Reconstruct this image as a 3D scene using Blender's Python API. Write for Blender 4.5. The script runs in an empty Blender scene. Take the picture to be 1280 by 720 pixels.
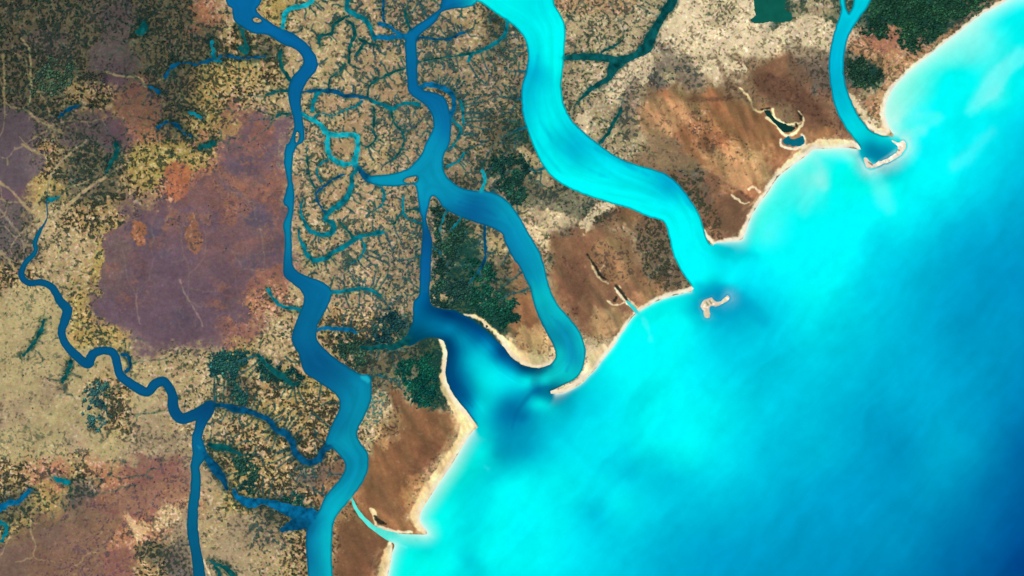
import bpy, math, numpy as np
# World: metres, 10 m per map unit; map units run x right 0..1280, y down 0..720 (north up).
S = 10.0
WHITE = 1.0          # response of a white horizontal surface (set by calibration below)
rng = np.random.default_rng(7)
C = bpy.context.scene.collection

# ---------------------------------------------------------------- helpers
def lin(c):
    c = np.asarray(c, float) / 255.0
    return np.where(c <= 0.04045, c / 12.92, ((c + 0.055) / 1.055) ** 2.4) * ALB

ALB = 0.66           # bright beach sand / foam-white water albedo for display white

def axis(a0, a1, step, far):
    core = np.arange(a0, a1 + step * 0.5, step)
    out, d, p = [], step, 0.0
    while p < far:
        d *= 1.1; p += d; out.append(p)
    out = np.array(out)
    return np.concatenate([(core[0] - out)[::-1], core, core[-1] + out])

GX = axis(-24, 1304, 0.8, 5200)
GY = axis(-24, 744, 0.8, 5200)
NX, NY = len(GX), len(GY)
XX, YY = np.meshgrid(GX.astype(np.float32), GY.astype(np.float32))

def vnoise(x, y, scale, seed):
    r = np.random.default_rng(seed).random((256, 256)).astype(np.float32)
    u = x / scale + 37.3; v = y / scale + 91.7
    i = np.floor(u).astype(np.int32); j = np.floor(v).astype(np.int32)
    fu = (u - i).astype(np.float32); fv = (v - j).astype(np.float32)
    fu = fu * fu * (3 - 2 * fu); fv = fv * fv * (3 - 2 * fv)
    i0, i1, j0, j1 = i & 255, (i + 1) & 255, j & 255, (j + 1) & 255
    a = r[j0, i0] * (1 - fu) + r[j0, i1] * fu
    b = r[j1, i0] * (1 - fu) + r[j1, i1] * fu
    return a * (1 - fv) + b * fv - 0.5

def fbm(x, y, scale, seed, octaves=3, gain=0.5):
    t, a, n = 0, 1.0, 0.0
    for k in range(octaves):
        t = t + a * vnoise(x, y, scale / 2 ** k, seed + k * 13); n += a; a *= gain
    return t / n * 2      # about -1..1

def sstep(x, a, b):
    t = np.clip((x - a) / (b - a), 0, 1)
    return t * t * (3 - 2 * t)

def catmull(P, closed, n=5):
    P = np.array(P, float); m = len(P); out = []
    rngi = range(m) if closed else range(m - 1)
    for i in rngi:
        if closed:
            p0, p1, p2, p3 = P[i - 1], P[i], P[(i + 1) % m], P[(i + 2) % m]
        else:
            p0, p1, p2, p3 = P[max(i - 1, 0)], P[i], P[i + 1], P[min(i + 2, m - 1)]
        k = n + int(np.hypot(*(p2 - p1)[:2]) / 60)
        if np.hypot(*(p2 - p1)[:2]) > 400: out.append(p1); continue
        for s in range(k):
            t = s / k
            out.append(0.5 * (2 * p1 + (p2 - p0) * t + (2 * p0 - 5 * p1 + 4 * p2 - p3) * t * t + (3 * p1 - p0 - 3 * p2 + p3) * t ** 3))
    if not closed: out.append(P[-1])
    return np.array(out)

RMAX = 26.0
def window(x0, x1, y0, y1):
    i0, i1 = np.searchsorted(GX, x0), np.searchsorted(GX, x1)
    j0, j1 = np.searchsorted(GY, y0), np.searchsorted(GY, y1)
    return slice(j0, j1), slice(i0, i1)

def seg_min(D, p, q, rp, rq, R):
    n = max(1, int(np.hypot(q[0] - p[0], q[1] - p[1]) / 50))
    if n > 40: n = 1
    for k in range(n):
        a = [p[0] + (q[0] - p[0]) * k / n, p[1] + (q[1] - p[1]) * k / n]
        b = [p[0] + (q[0] - p[0]) * (k + 1) / n, p[1] + (q[1] - p[1]) * (k + 1) / n]
        w = window(min(a[0], b[0]) - R, max(a[0], b[0]) + R, min(a[1], b[1]) - R, max(a[1], b[1]) + R)
        x = XX[w] - a[0]; y = YY[w] - a[1]
        if x.size == 0: continue
        dx, dy = b[0] - a[0], b[1] - a[1]; L = dx * dx + dy * dy + 1e-9
        t = np.clip((x * dx + y * dy) / L, 0, 1)
        r = (rp + (rq - rp) * (k + t) / n)
        d = np.hypot(x - t * dx, y - t * dy) - r
        np.minimum(D[w], d, out=D[w])

def poly_sdf(P, smooth=True, R=RMAX):
    """signed distance, negative inside"""
    Q = catmull(P, True, 4) if smooth else np.array(P, float)
    D = np.full((NY, NX), R, np.float32)
    par = np.zeros((NY, NX + 1), np.int32)
    m = len(Q)
    for k in range(m):
        a, b = Q[k], Q[(k + 1) % m]
        seg_min(D, a, b, 0, 0, R)
        if a[1] == b[1]: continue
        lo, hi = (a, b) if a[1] < b[1] else (b, a)
        j0, j1 = np.searchsorted(GY, lo[1]), np.searchsorted(GY, hi[1])
        if j1 <= j0: continue
        ys = GY[j0:j1]
        xc = lo[0] + (hi[0] - lo[0]) * (ys - lo[1]) / (hi[1] - lo[1])
        np.add.at(par, (np.arange(j0, j1), np.searchsorted(GX, xc)), 1)
    inside = (np.cumsum(par, axis=1)[:, :NX] % 2) == 1
    D[inside] *= -1
    return D

def line_sdf(P, R=12.0, D=None, smooth=True, jit=0.0):
    """P: (x, y, width)"""
    if D is None: D = np.full((NY, NX), R, np.float32)
    Q = catmull(P, False, 4) if smooth else np.array(P, float)
    if jit:
        Q = Q.copy(); Q[1:-1, :2] += rng.normal(0, jit, (len(Q) - 2, 2))
    for a, b in zip(Q[:-1], Q[1:]):
        seg_min(D, a, b, max(a[2], .3) / 2, max(b[2], .3) / 2, R + max(a[2], b[2]))
    return D

def bankpoly(left, right): return list(left) + list(right)[::-1]

# ---------------------------------------------------------------- the waters
R1L = [(230,-420),(262,-180),(272,-60),(282,0),(290,11),(292,25),(300,32),(317,42),(335,44),(352,55),(370,62),(379,75),(374,87),(365,97),(360,112),(362,132),(367,150),(367,162),(361,178),(357,182),(355,205),(359,230),(354,252),(360,262),(354,280),(356,300),(354,330),(355,345),(370,358),(376,364),(380,375),(374,392),(366,415),(365,427),(374,445),(380,465),(402,480),(421,495),(424,510),(415,530),(411,540),(407,555),(417,562),(430,577),(430,590),(422,602),(407,620),(397,640),(385,655),(382,680),(385,719),(388,790),(360,1000),(380,1200),(330,1500)]
R1R = [(290,-420),(325,-180),(340,-60),(327,0),(321,14),(345,32),(365,41),(380,51),(391,64),(397,76),(396,87),(388,97),(380,109),(376,125),(379,150),(380,175),(370,184),(366,200),(365,220),(368,242),(367,262),(364,285),(365,305),(366,330),(377,342),(402,352),(413,360),(414,372),(406,390),(397,407),(397,425),(410,440),(430,455),(450,467),(462,469),(465,480),(464,500),(456,520),(447,539),(450,552),(460,567),(460,587),(452,605),(440,622),(425,640),(417,655),(415,690),(416,720),(418,790),(395,1000),(415,1200),(370,1500)]
R2L = [(575,-60),(552,0),(550,10),(535,22),(520,32),(507,44),(507,75),(509,100),(512,117),(532,132),(540,145),(541,160),(532,179),(525,195),(510,210),(490,217),(462,220),(457,225),(470,232),(495,233),(517,231),(521,240),(524,262),(528,280),(527,305),(525,330),(525,359),(530,365),(537,359),(539,330),(540,300),(533,275),(536,258),(540,246),(546,248),(555,260),(572,270),(600,280),(625,290),(632,305),(640,321),(650,335),(657,350),(662,360),(667,380),(675,400),(685,420),(693,435),(694,447),(686,457),(672,462),(664,480)]
R2R = [(600,-40),(596,3),(568,11),(553,15),(545,27),(527,42),(521,52),(522,75),(522,100),(525,109),(540,114),(555,121),(561,135),(564,150),(564,165),(562,180),(555,195),(555,212),(565,227),(585,237),(615,240),(635,252),(652,275),(660,290),(672,310),(680,330),(687,359),(697,380),(712,397),(725,415),(731,432),(732,442),(729,460),(720,473),(705,481),(682,490)]
R4L = [(480,-420),(520,-200),(560,-60),(585,-6),(602,4),(620,17),(635,27),(647,37),(656,50),(660,70),(657,90),(652,110),(652,130),(655,150),(665,179),(680,210),(697,227),(722,240),(747,249),(770,256),(790,262),(810,271),(825,275),(832,282),(837,300),(842,320),(852,340),(862,354),(868,361),(885,366)]
R4R = [(560,-420),(620,-200),(685,-60),(692,0),(702,20),(707,37),(706,62),(704,87),(702,107),(705,130),(715,150),(730,165),(750,181),(770,195),(790,204),(815,211),(835,219),(850,232),(865,252),(875,270),(880,287),(887,304),(900,310),(915,320)]
R5L = [(1075,-420),(1030,-200),(1049,-40),(1049,0),(1051,12),(1045,32),(1040,50),(1036,75),(1037,100),(1041,125),(1047,142),(1055,157),(1065,171),(1075,184),(1079,196),(1090,202)]
R5R = [(1105,-420),(1062,-200),(1100,-40),(1089,0),(1075,22),(1065,37),(1059,52),(1055,75),(1056,100),(1064,125),(1072,142),(1081,155),(1090,164),(1102,169),(1114,171),(1122,180)]
SEA = [(2600,-1500),(2100,-620),(1400,-85),(1259,0),(1225,19),(1200,39),(1180,54),(1160,70),(1142,84),(1125,100),(1115,112),(1108,127),(1106,142),(1109,153),(1113,163),(1116,171),(1095,183),(1076,187),(1062,185),(1047,185),(1029,186),(1017,187),(1007,195),(990,207),(972,222),(960,240),(947,257),(937,275),(931,292),(926,300),(908,302),(892,306),(880,330),(867,361),(857,366),(840,370),(820,377),(802,387),(790,397),(780,412),(774,420),(769,429),(760,441),(751,452),(744,462),(736,470),(727,479),(710,489),(696,492),(682,493),(650,500),(600,533),(590,540),(580,555),(565,580),(550,602),(535,625),(526,640),(525,652),(534,667),(520,668),(497,668),(486,673),(493,681),(490,692),(485,719),(470,800),(380,1200),(100,2400),(-800,5800),(6900,5800),(6900,-5600)]
EST = [(526,340),(524,367),(517,377),(516,391),(515,405),(511,414),(507,424),(510,432),(517,431),(526,425),(538,422),(550,424),(556,429),(559,440),(558,452),(557,470),(565,490),(580,510),(595,530),(605,545),(640,540),(685,503),(688,486),(694,462),(688,456),(674,460),(656,457),(640,447),(630,434),(617,421),(605,410),(590,399),(580,394),(570,388),(561,387),(550,385),(539,380),(537,360),(538,342)]
R0 = [(58,250,1.5),(59,272,2),(51,287,4),(44,302,6),(44,315,6),(31,330,7),(27,345,8),(37,354,8),(52,353,8),(66,360,9),(75,376,11),(84,387,13),(81,400,12),(77,415,10),(82,430,10),(97,446,11),(110,455,12),(116,443,12),(130,438,10),(142,442,11),(147,457,11),(151,470,11),(170,484,12),(184,490,12),(194,480,12),(205,477,12),(215,492,12),(217,512,14),(227,523,14),(242,519,14),(257,512,17),(262,508,15),(258,517,15),(252,527,14),(249,537,12),(246,548,13),(248,558,16),(249,568,17),(244,582,12),(245,597,12),(244,615,13),(241,640,13),(241,665,14),(245,690,13),(249,719,15),(252,800,15),(230,1000,18),(250,1250,18)]

TEAL, DTEAL, BTEAL, CYT, DBL = (10,118,130), (12,84,84), (8,100,140), (20,165,175), (8,78,112)
CREEKS = [
 (TEAL,[(391,150,3),(400,141,2.5),(415,145,2),(430,138,2),(445,133,2.5),(452,127,3)]),
 (DTEAL,[(463,160,2),(470,172,2.5),(460,183,2),(450,180,2)]),
 (TEAL,[(409,200,3),(400,205,2.5),(396,215,2),(402,227,2)]),
 (DTEAL,[(500,160,2),(505,175,2.5),(500,190,2),(490,200,2)]),
 (TEAL,[(470,228,3),(480,240,2.5),(478,255,2),(468,263,2)]),
 (TEAL,[(566,150,3),(576,160,3),(571,175,2.5),(563,186,3)]),
 (TEAL,[(558,208,3),(572,202,3),(581,190,2)]),
 (TEAL,[(449,296,3),(456,308,2.5),(450,322,2),(438,330,2)]),
 (DTEAL,[(524,262,3),(512,262,2.5),(500,268,2),(492,280,2)]),
 (DTEAL,[(411,110,2),(413,98,2),(424,90,2),(432,80,2)]),
 (CYT,[(400,-20,6),(391,0,5),(380,7,5),(362,12,6),(355,20,6),(354,34,5)]),
 (TEAL,[(433,-20,6),(434,0,6),(434,12,6),(442,17,6),(455,24,6),(462,32,6),(466,44,5),(469,50,3)]),
 (BTEAL,[(466,45,4),(480,47,6),(500,46,6),(509,45,6)]),
 (BTEAL,[(475,30,5),(485,32,4),(495,40,4),(507,45,5)]),
 (DTEAL,[(436,20,4),(427,24,4),(417,32,4),(414,42,4),(401,45,4),(399,50,3),(400,57,2)]),
 (DTEAL,[(432,25,2),(440,31,4),(444,42,4),(441,50,4),(437,62,4),(436,79,2)]),
 (DTEAL,[(450,49,2.5),(460,54,3),(472,57,2)]),
 (DTEAL,[(458,52,3),(453,58,3),(446,68,3)]),
 (DBL,[(479,-5,2.5),(479,12,2.5),(480,26,3)]),
 (DTEAL,[(506,15,3),(509,29,4),(515,38,4)]),
 (DBL,[(521,48,4),(532,47,3.5),(545,49,3),(560,49,3),(572,44,3),(582,40,2)]),
 (TEAL,[(634,25,5),(632,42,5),(622,52,5),(607,61,4.5),(592,67,4),(585,76,3)]),
 (DTEAL,[(600,64,2),(570,70,2),(545,73,2),(522,78,2)]),
 (DTEAL,[(507,85,3),(492,90,2.5),(480,96,3),(470,100,2.5),(462,107,3),(459,122,3)]),
 (TEAL,[(459,122,4),(467,127,4),(478,131,4),(489,136,6),(499,131,3),(512,129,4),(524,131,5)]),
 (DTEAL,[(467,135,2),(468,150,3),(466,165,2)]),
 (DTEAL,[(489,136,3),(491,150,2),(498,160,2.5),(505,166,2)]),
 (DBL,[(376,115,2),(385,114,3),(402,114,5),(420,114,5),(430,119,5),(442,120,5),(458,122,4)]),
 (TEAL,[(402,114,4),(396,118,5),(392,127,5),(390,139,5)]),
 (CYT,[(379,142,4),(384,147,5),(391,150,5),(402,157,6),(411,168,7),(430,169,5),(445,170,6),(447,178,6),(446,190,6),(443,201,8),(445,209,6)]),
 (DBL,[(444,207,7),(450,213,6),(455,219,8),(462,225,8)]),
 (CYT,[(411,168,6),(409,180,6),(411,192,6),(419,201,6),(428,205,7),(437,205,5)]),
 (TEAL,[(447,212,4),(440,220,5),(439,234,6),(434,246,7),(425,255,7),(412,265,6),(408,270,5),(407,275,5),(415,279,6),(417,286,7),(411,292,6),(402,294,5),(390,290,5),(384,284,4),(377,271,3),(376,260,2.5),(378,250,2)]),
 (DBL,[(430,218,2),(421,222,2.5),(407,231,3),(397,240,3),(395,246,3),(399,256,3),(407,266,3)]),
 (DTEAL,[(384,195,1.5),(385,205,2),(387,221,2),(394,235,2.5)]),
 (TEAL,[(373,288,2),(374,296,2.5),(380,309,5),(382,316,5),(390,324,6),(396,325,6),(409,322,6),(417,315,5),(430,309,5),(440,301,5),(449,296,6),(460,294,4),(471,291,5),(480,290,3)]),
 (DTEAL,[(442,299,4),(438,292,3),(432,286,2.5),(425,278,2)]),
 (BTEAL,[(526,108,5),(538,106,6),(549,108,6),(558,112,7),(566,120,6),(567,133,5),(563,146,5)]),
 (TEAL,[(575,126,4),(578,140,3),(579,155,3)]),
 (CYT,[(603,214,4),(607,225,4),(603,235,5),(600,241,5)]),
 (TEAL,[(563,255,3),(556,268,3),(552,280,2),(550,290,2)]),
 (TEAL,[(578,270,4),(570,280,3),(563,288,2)]),
 (DBL,[(606,283,3),(606,300,4),(607,320,3),(600,336,4)]),
 (TEAL,[(505,245,2),(503,260,3),(508,272,2.5),(518,276,2.5),(528,280,3)]),
 (TEAL,[(335,362,3),(345,377,4),(357,384,4),(374,387,4)]),
 (TEAL,[(412,366,5),(430,364,4),(445,361,3),(462,362,4),(476,370,3)]),
 (BTEAL,[(397,412,3),(408,410,4),(420,411,5),(437,412,4),(445,416,3)]),
 (DTEAL,[(452,434,6),(465,435,5),(478,433,6),(490,434,7),(502,429,9),(514,423,12)]),
 (DTEAL,[(322,444,3),(332,455,5),(342,464,7),(355,472,7),(365,480,4),(375,478,2)]),
 (DBL,[(263,508,7),(270,507,6),(282,507,6),(295,512,9),(310,514,7),(326,520,6),(337,526,7),(345,537,7),(355,541,9),(364,550,8),(367,562,8),(375,573,8),(387,578,8),(399,574,8),(404,563,7),(413,557,10)]),
 (DBL,[(254,566,7),(260,573,8),(270,587,12),(278,598,9),(284,612,4)]),
 (DTEAL,[(262,556,5),(275,560,8),(288,562,6),(300,568,3)]),
 (BTEAL,[(292,612,3),(295,620,6),(302,625,9),(314,629,12),(330,627,8),(347,632,11),(366,640,16),(388,646,22)]),
 (DBL,[(353,663,6),(362,658,10),(378,652,20)]),
 (DTEAL,[(262,700,2),(272,706,4),(283,711,6),(290,719,7),(298,740,6)]),
 (DTEAL,[(268,708,2),(274,716,4),(276,740,5)]),
 (DTEAL,[(842,-30,13),(840,0,13),(831,15,10),(821,32,10),(812,50,13),(807,60,14),(792,70,8),(776,76,13),(767,83,14),(762,95,8),(755,102,7),(740,110,5),(730,120,4),(719,131,2)]),
 (DTEAL,[(776,75,8),(750,72,9),(730,71,8),(708,72,6),(700,72,5)]),
 (DTEAL,[(773,54,3),(763,60,3),(752,65,2)]),
 (DTEAL,[(776,138,3),(768,152,4),(760,166,4),(750,178,4)]),
 (TEAL,[(59,250,3),(63,250,4),(74,247,2)]),
 (DTEAL,[(55,400,4),(48,420,4),(40,432,3),(28,445,2)]),
 (DTEAL,[(88,452,5),(84,466,5),(78,478,4)]),
 (DBL,[(152,443,3),(160,445,4),(163,458,4),(158,464,4)]),
 (BTEAL,[(0,636,9),(12,628,6),(22,628,5),(36,614,5),(42,612,3)]),
 (TEAL,[(66,598,3),(76,600,6),(86,604,5)]),
 (TEAL,[(0,652,6),(8,660,5),(2,676,4)]),
 (DBL,[(186,108,2),(192,111,4),(200,115,3)]),
 (DBL,[(206,96,4),(215,84,4),(228,78,3),(242,80,2.5),(262,76,4),(280,70,3.5),(300,72,4),(318,72,3),(335,70,2)]),
 (TEAL,[(264,52,5),(266,62,4),(268,72,5),(276,76,3)]),
 (DBL,[(196,160,3),(205,154,4),(214,153,4),(222,158,4),(230,166,4),(240,172,2.5)]),
 (TEAL,[(236,140,3),(246,144,4),(252,148,3)]),
 (DBL,[(74,146,3),(84,139,5),(92,134,4),(100,131,2)]),
 (DTEAL,[(175,40,10),(179,36,10),(180,30,6)]),
 (DTEAL,[(144,180,5),(146,192,6),(138,205,5),(134,215,3)]),
 (DTEAL,[(252,184,6),(262,181,7),(268,178,4)]),
 (DTEAL,[(300,60,5),(308,66,5),(305,45,4),(300,34,3)]),
 (DTEAL,[(352,62,3),(350,72,4),(352,84,4),(358,94,4),(363,100,4)]),
 (DTEAL,[(360,114,3),(345,114,2.5),(334,119,2)]),
 (DTEAL,[(363,142,3),(350,143,2.5),(340,149,2)]),
]
LAGOONS = [  # polygon, colour, label
 ([(955,138),(962,138),(966,146),(974,152),(984,156),(994,159),(990,164),(982,166),(976,162),(968,153),(958,144)],(14,58,52),'black green lagoon curving between two cream sand ridges behind the beach'),
 ([(978,176),(985,170),(990,174),(998,172),(1004,171),(1005,180),(996,183),(984,181)],(10,105,120),'small teal lagoon ringed with pale sand just above the beach'),
 ([(943,-30),(943,10),(944,20),(938,25),(946,29),(962,27),(978,28),(990,24),(988,16),(981,8),(984,-30)],(16,92,78),'deep green marsh lake at the top edge above the cream flats'),
]
SALTCH = [(480,624,1.5),(446,640,1.5)]
SIDE = [(440,624,2.5),(444,634,4),(450,643,5),(458,652,5),(466,659,6),(476,665,8),(487,670,12),(500,674,14),(520,676,14)]  # pale tidal channel at the bottom

bodies = []   # (name, label, sdf, colour or None)
def add_body(name, label, sdf, col): bodies.append((name, label, sdf, col))
seaD = poly_sdf(SEA)
add_body('sea', 'turquoise coastal sea deepening to blue towards the lower right corner', seaD, None)
add_body('estuary', 'funnel shaped estuary with dark blue banks and a cyan middle opening to the sea', poly_sdf(EST), None)
add_body('river', 'wide bright cyan river bending down to the sea at the curved sandbar', poly_sdf(bankpoly(R4L, R4R)), None)
add_body('river', 'blue river that forks at the middle and hooks round the white sand spit', poly_sdf(bankpoly(R2L, R2R)), None)
add_body('river', 'long winding blue river running top to bottom beside the purple burnt ground', poly_sdf(bankpoly(R1L, R1R)), None)
wedge = [(1054,-50),(1056,0),(1060,15),(1062,15),(1067,0),(1070,-50)]
add_body('river', 'smooth cyan river curving past dark green forest to the crescent sand islet', np.maximum(poly_sdf(bankpoly(R5L, R5R)), -poly_sdf(wedge)), None)
add_body('river', 'narrow dark blue meandering river crossing the khaki plain at the left', line_sdf(R0, 20), None)
add_body('tidal_channel', 'pale green tidal channel cutting through brown dunes to a sand tip', line_sdf(SIDE, 12), (90,235,215))
add_body('tidal_channel', 'short aqua channel through the beach where the dune ridges meet', line_sdf([(784,377,3),(790,383,4),(796,390,5),(803,397,6)], 12), (60,215,210))
for P, col, lab in LAGOONS: add_body('lagoon', lab, poly_sdf(P), col)
def hs0(A, x, y):
    i = np.clip(np.searchsorted(GX, x), 0, NX - 1); j = np.clip(np.searchsorted(GY, y), 0, NY - 1)
    return A[j, i]
base_w = np.minimum.reduce([b[2] for b in bodies])
def grow(zone, per, seeds, kill=4.5, reach=34, step=2.4, sd=1):
    g = np.random.default_rng(sd)
    Z = np.array(zone, float); x0, y0 = Z.min(0); x1, y1 = Z.max(0)
    n = int((x1 - x0) * (y1 - y0) / per)
    ax, ay = g.uniform(x0, x1, n), g.uniform(y0, y1, n)
    ins = np.zeros(n, bool)
    for a, b in zip(Z, np.roll(Z, -1, 0)):
        c = ((a[1] > ay) != (b[1] > ay)) & (ax < (b[0] - a[0]) * (ay - a[1]) / (b[1] - a[1] + 1e-9) + a[0]); ins ^= c
    keep = ins & (hs0(base_w, ax, ay) > 3); A = np.stack([ax[keep], ay[keep]], 1)
    N = [np.array(p[:2], float) for p in seeds]; par = [-1] * len(N)
    def upd(A, new, k0, bd, bi):
        d = np.hypot(A[:, None, 0] - new[None, :, 0], A[:, None, 1] - new[None, :, 1])
        k = d.argmin(1); m = d[np.arange(len(A)), k]; c = m < bd
        bd[c] = m[c]; bi[c] = k[c] + k0
    bd = np.full(len(A), 1e9); bi = np.zeros(len(A), int)
    upd(A, np.array(N), 0, bd, bi)
    for it in range(90):
        act = bd < reach
        if not act.any(): break
        P = np.array(N); new, npar = [], []
        for k in np.unique(bi[act]):
            v = A[act & (bi == k)] - P[k]; v = v / (np.hypot(v[:, 0], v[:, 1])[:, None] + 1e-6)
            v = v.sum(0) + g.normal(0, .55, 2)
            if par[k] >= 0: v = v / (np.hypot(*v) + 1e-6) + (P[k] - P[par[k]]) / step * .5
            q = P[k] + step * v / (np.hypot(*v) + 1e-6)
            new.append(q); npar.append(int(k))
        k0 = len(N); N += new; par += npar
        upd(A, np.array(new), k0, bd, bi)
        live = bd > kill; A, bd, bi = A[live], bd[live], bi[live]
        if not len(A): break
    cnt = np.ones(len(N))
    for k in range(len(N) - 1, -1, -1):
        if par[k] >= 0: cnt[par[k]] += cnt[k]
    return [(N[par[k]], N[k], .45 + .22 * min(cnt[k], 60) ** .5) for k in range(len(N)) if par[k] >= 0]
cn_pts = [q for _, P in CREEKS for q in catmull(P, False, 4)]
def near_zone(Z, pts):
    Z = np.array(Z); return [p for p in pts if Z[:, 0].min() - 8 < p[0] < Z[:, 0].max() + 8 and Z[:, 1].min() - 8 < p[1] < Z[:, 1].max() + 8]
bank_pts = []
for P in (R1L, R1R, R2L, R2R, R4L, R4R):
    Q = catmull(P, False, 3); bank_pts += [q for k, q in enumerate(Q) if k % 5 == 0]
r0_pts = [q for k, q in enumerate(catmull(R0, False, 3)) if k % 5 == 0]
NET = []; NETL = []
for Z, per, sd in [([(362,-12),(700,-12),(650,60),(655,190),(690,235),(640,250),(600,230),(565,200),(520,215),(528,355),(410,360),(370,335),(372,190)],42,1),
                   ([(120,-12),(300,-12),(352,50),(352,150),(300,200),(250,190),(190,215),(120,215),(60,265),(45,235),(120,160),(100,120),(130,90)],75,2),
                   ([(258,440),(370,440),(415,490),(425,600),(385,640),(300,640),(262,570),(262,520)],52,3),
                   ([(410,362),(530,362),(510,420),(500,500),(468,470),(400,410)],60,4),
                   ([(545,260),(640,320),(665,370),(600,390),(545,355)],70,5),
                   ([(700,-12),(830,-12),(800,60),(780,180),(740,160),(705,120)],130,6),
                   ([(60,390),(260,440),(240,515),(150,545),(50,480),(20,440)],240,7),
                   ([(-12,590),(60,585),(200,560),(200,600),(90,640),(-12,690)],95,8),
                   ([(-12,-12),(130,-12),(110,130),(45,150),(-12,130)],150,9)]:
    g_ = grow(Z, per, near_zone(Z, cn_pts + bank_pts + r0_pts) or [Z[0]], sd=sd, reach=34 if sd in (1, 3, 4, 5) else 24)
    if sd in (1, 3, 4, 5): NET += g_
    else: NETL += g_
netD = np.full((NY, NX), 8, np.float32)
creekD = np.full((NY, NX), 12, np.float32)
netW = np.full((NY, NX), 8, np.float32)
for a, b, w_ in NET:
    seg_min(netD, a, b, w_ / 2, w_ / 2, 4)
    if w_ > 1.45: seg_min(netW, a, b, w_ / 2 + .05, w_ / 2 - .1, 6)
PALE = []
for Z, per, sd in [([(-12,50),(120,85),(150,110),(130,205),(62,340),(-12,345)],210,11), ([(-12,600),(200,590),(235,640),(200,719),(-12,719)],500,12),
                   ([(130,300),(350,200),(340,330),(240,420),(140,390)],420,13)]:
    seeds = [(60,268),(38,100),(5,110),(62,158)] if sd == 11 else [(150,650),(40,640)] if sd == 12 else [(171,380),(235,370),(330,340)]
    PALE += grow(Z, per, seeds, kill=9, reach=60, step=3, sd=sd)
paleD = np.full((NY, NX), 6, np.float32)
for a, b, w_ in PALE: seg_min(paleD, a, b, min(w_, 1.4) * .35, min(w_, 1.4) * .35, 4)
netL = np.full((NY, NX), 8, np.float32)
for a, b, w_ in NETL: seg_min(netL, a, b, min(w_, 1.6) * .4, min(w_, 1.6) * .4, 4)
print('NET', len(NET), len(PALE))
ccol = np.zeros((NY, NX, 3), np.float32); cw = np.full((NY, NX), 1e-9, np.float32)
for col, P in CREEKS:
    d = line_sdf(P, 8, jit=0.35)
    near = d < 7.9
    w = np.exp(-np.clip(d[near], -6, 8) / 1.2)
    ccol[near] += lin(col)[None] * w[:, None]; cw[near] += w
    np.minimum(creekD, d, out=creekD)
d = netW; near = d < 5; w = np.exp(-np.clip(d[near], -6, 8) / 1.2) * .4
ccol[near] += lin((14, 96, 112))[None] * w[:, None]; cw[near] += w
np.minimum(creekD, d, out=creekD)
creekC = ccol / cw[..., None]
add_body('creek', 'network of thin teal creeks branching through the marshes between the rivers', creekD, 'creek')

# islands of land lying inside the waters
ISLETS = [
 ('sandbar_islet','pale crescent sand islet curled round dark teal water at the right river mouth',
  [(1114,175),(1122,177),(1131,176),(1133,185),(1127,193),(1116,201),(1103,206),(1092,211),(1084,210),(1080,203),(1080,196),(1085,197),(1091,204),(1098,201),(1110,197),(1119,190),(1122,184),(1117,179)]),
 ('sandbar_islet','small hooked cream sand islet off the mouth of the wide cyan river',
  [(912,369),(913,374),(906,380),(896,384),(888,385),(888,397),(881,398),(878,389),(875,381),(880,374),(889,371),(895,376),(902,375),(908,368)]),
 ('river_island','tiny khaki island in the blue river at the top left',[(316,24),(320,22),(327,26),(323,28),(318,27)]),
 ('river_island','thin sliver of land in the left blue river just above the purple ground',[(371,165),(374,168),(373,176),(370,178),(369,172)]),
 ('river_island','dark wedge of mud where the side arm leaves the forked blue river',[(505,226),(512,222),(521,221),(521,227),(512,229)]),
 ('river_island','slim mangrove island inside the side channel of the forked blue river',[(528,112),(541,110),(553,114),(561,121),(563,130),(558,124),(550,117),(538,114.5)]),
]
isl = [poly_sdf(P) + (((.7 if k == 0 else 1.1) + fbm(XX, YY, 4.5, 31, 2) * 1.3) if k < 2 else 0) for k, (_, _, P) in enumerate(ISLETS)]
islD = np.minimum.reduce(isl)

bank = fbm(XX, YY, 5.0, 3, 3) * 0.7
water = np.minimum.reduce([b[2] for b in bodies])
water = np.maximum(water, -islD)
rough = np.where(seaD < 12, 0.45, 1.0)
big = np.minimum.reduce([b[2] for b in bodies[:9]])
cn = fbm(XX, YY, 4.0, 11, 2) * np.where((XX < 352) & (YY < 340) | (XX < 135) & (YY > 380), 2.6, 1.25)
wd = water + np.where(creekD < big, cn, bank * rough)           # >0 land, <0 water
landD = wd

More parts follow.
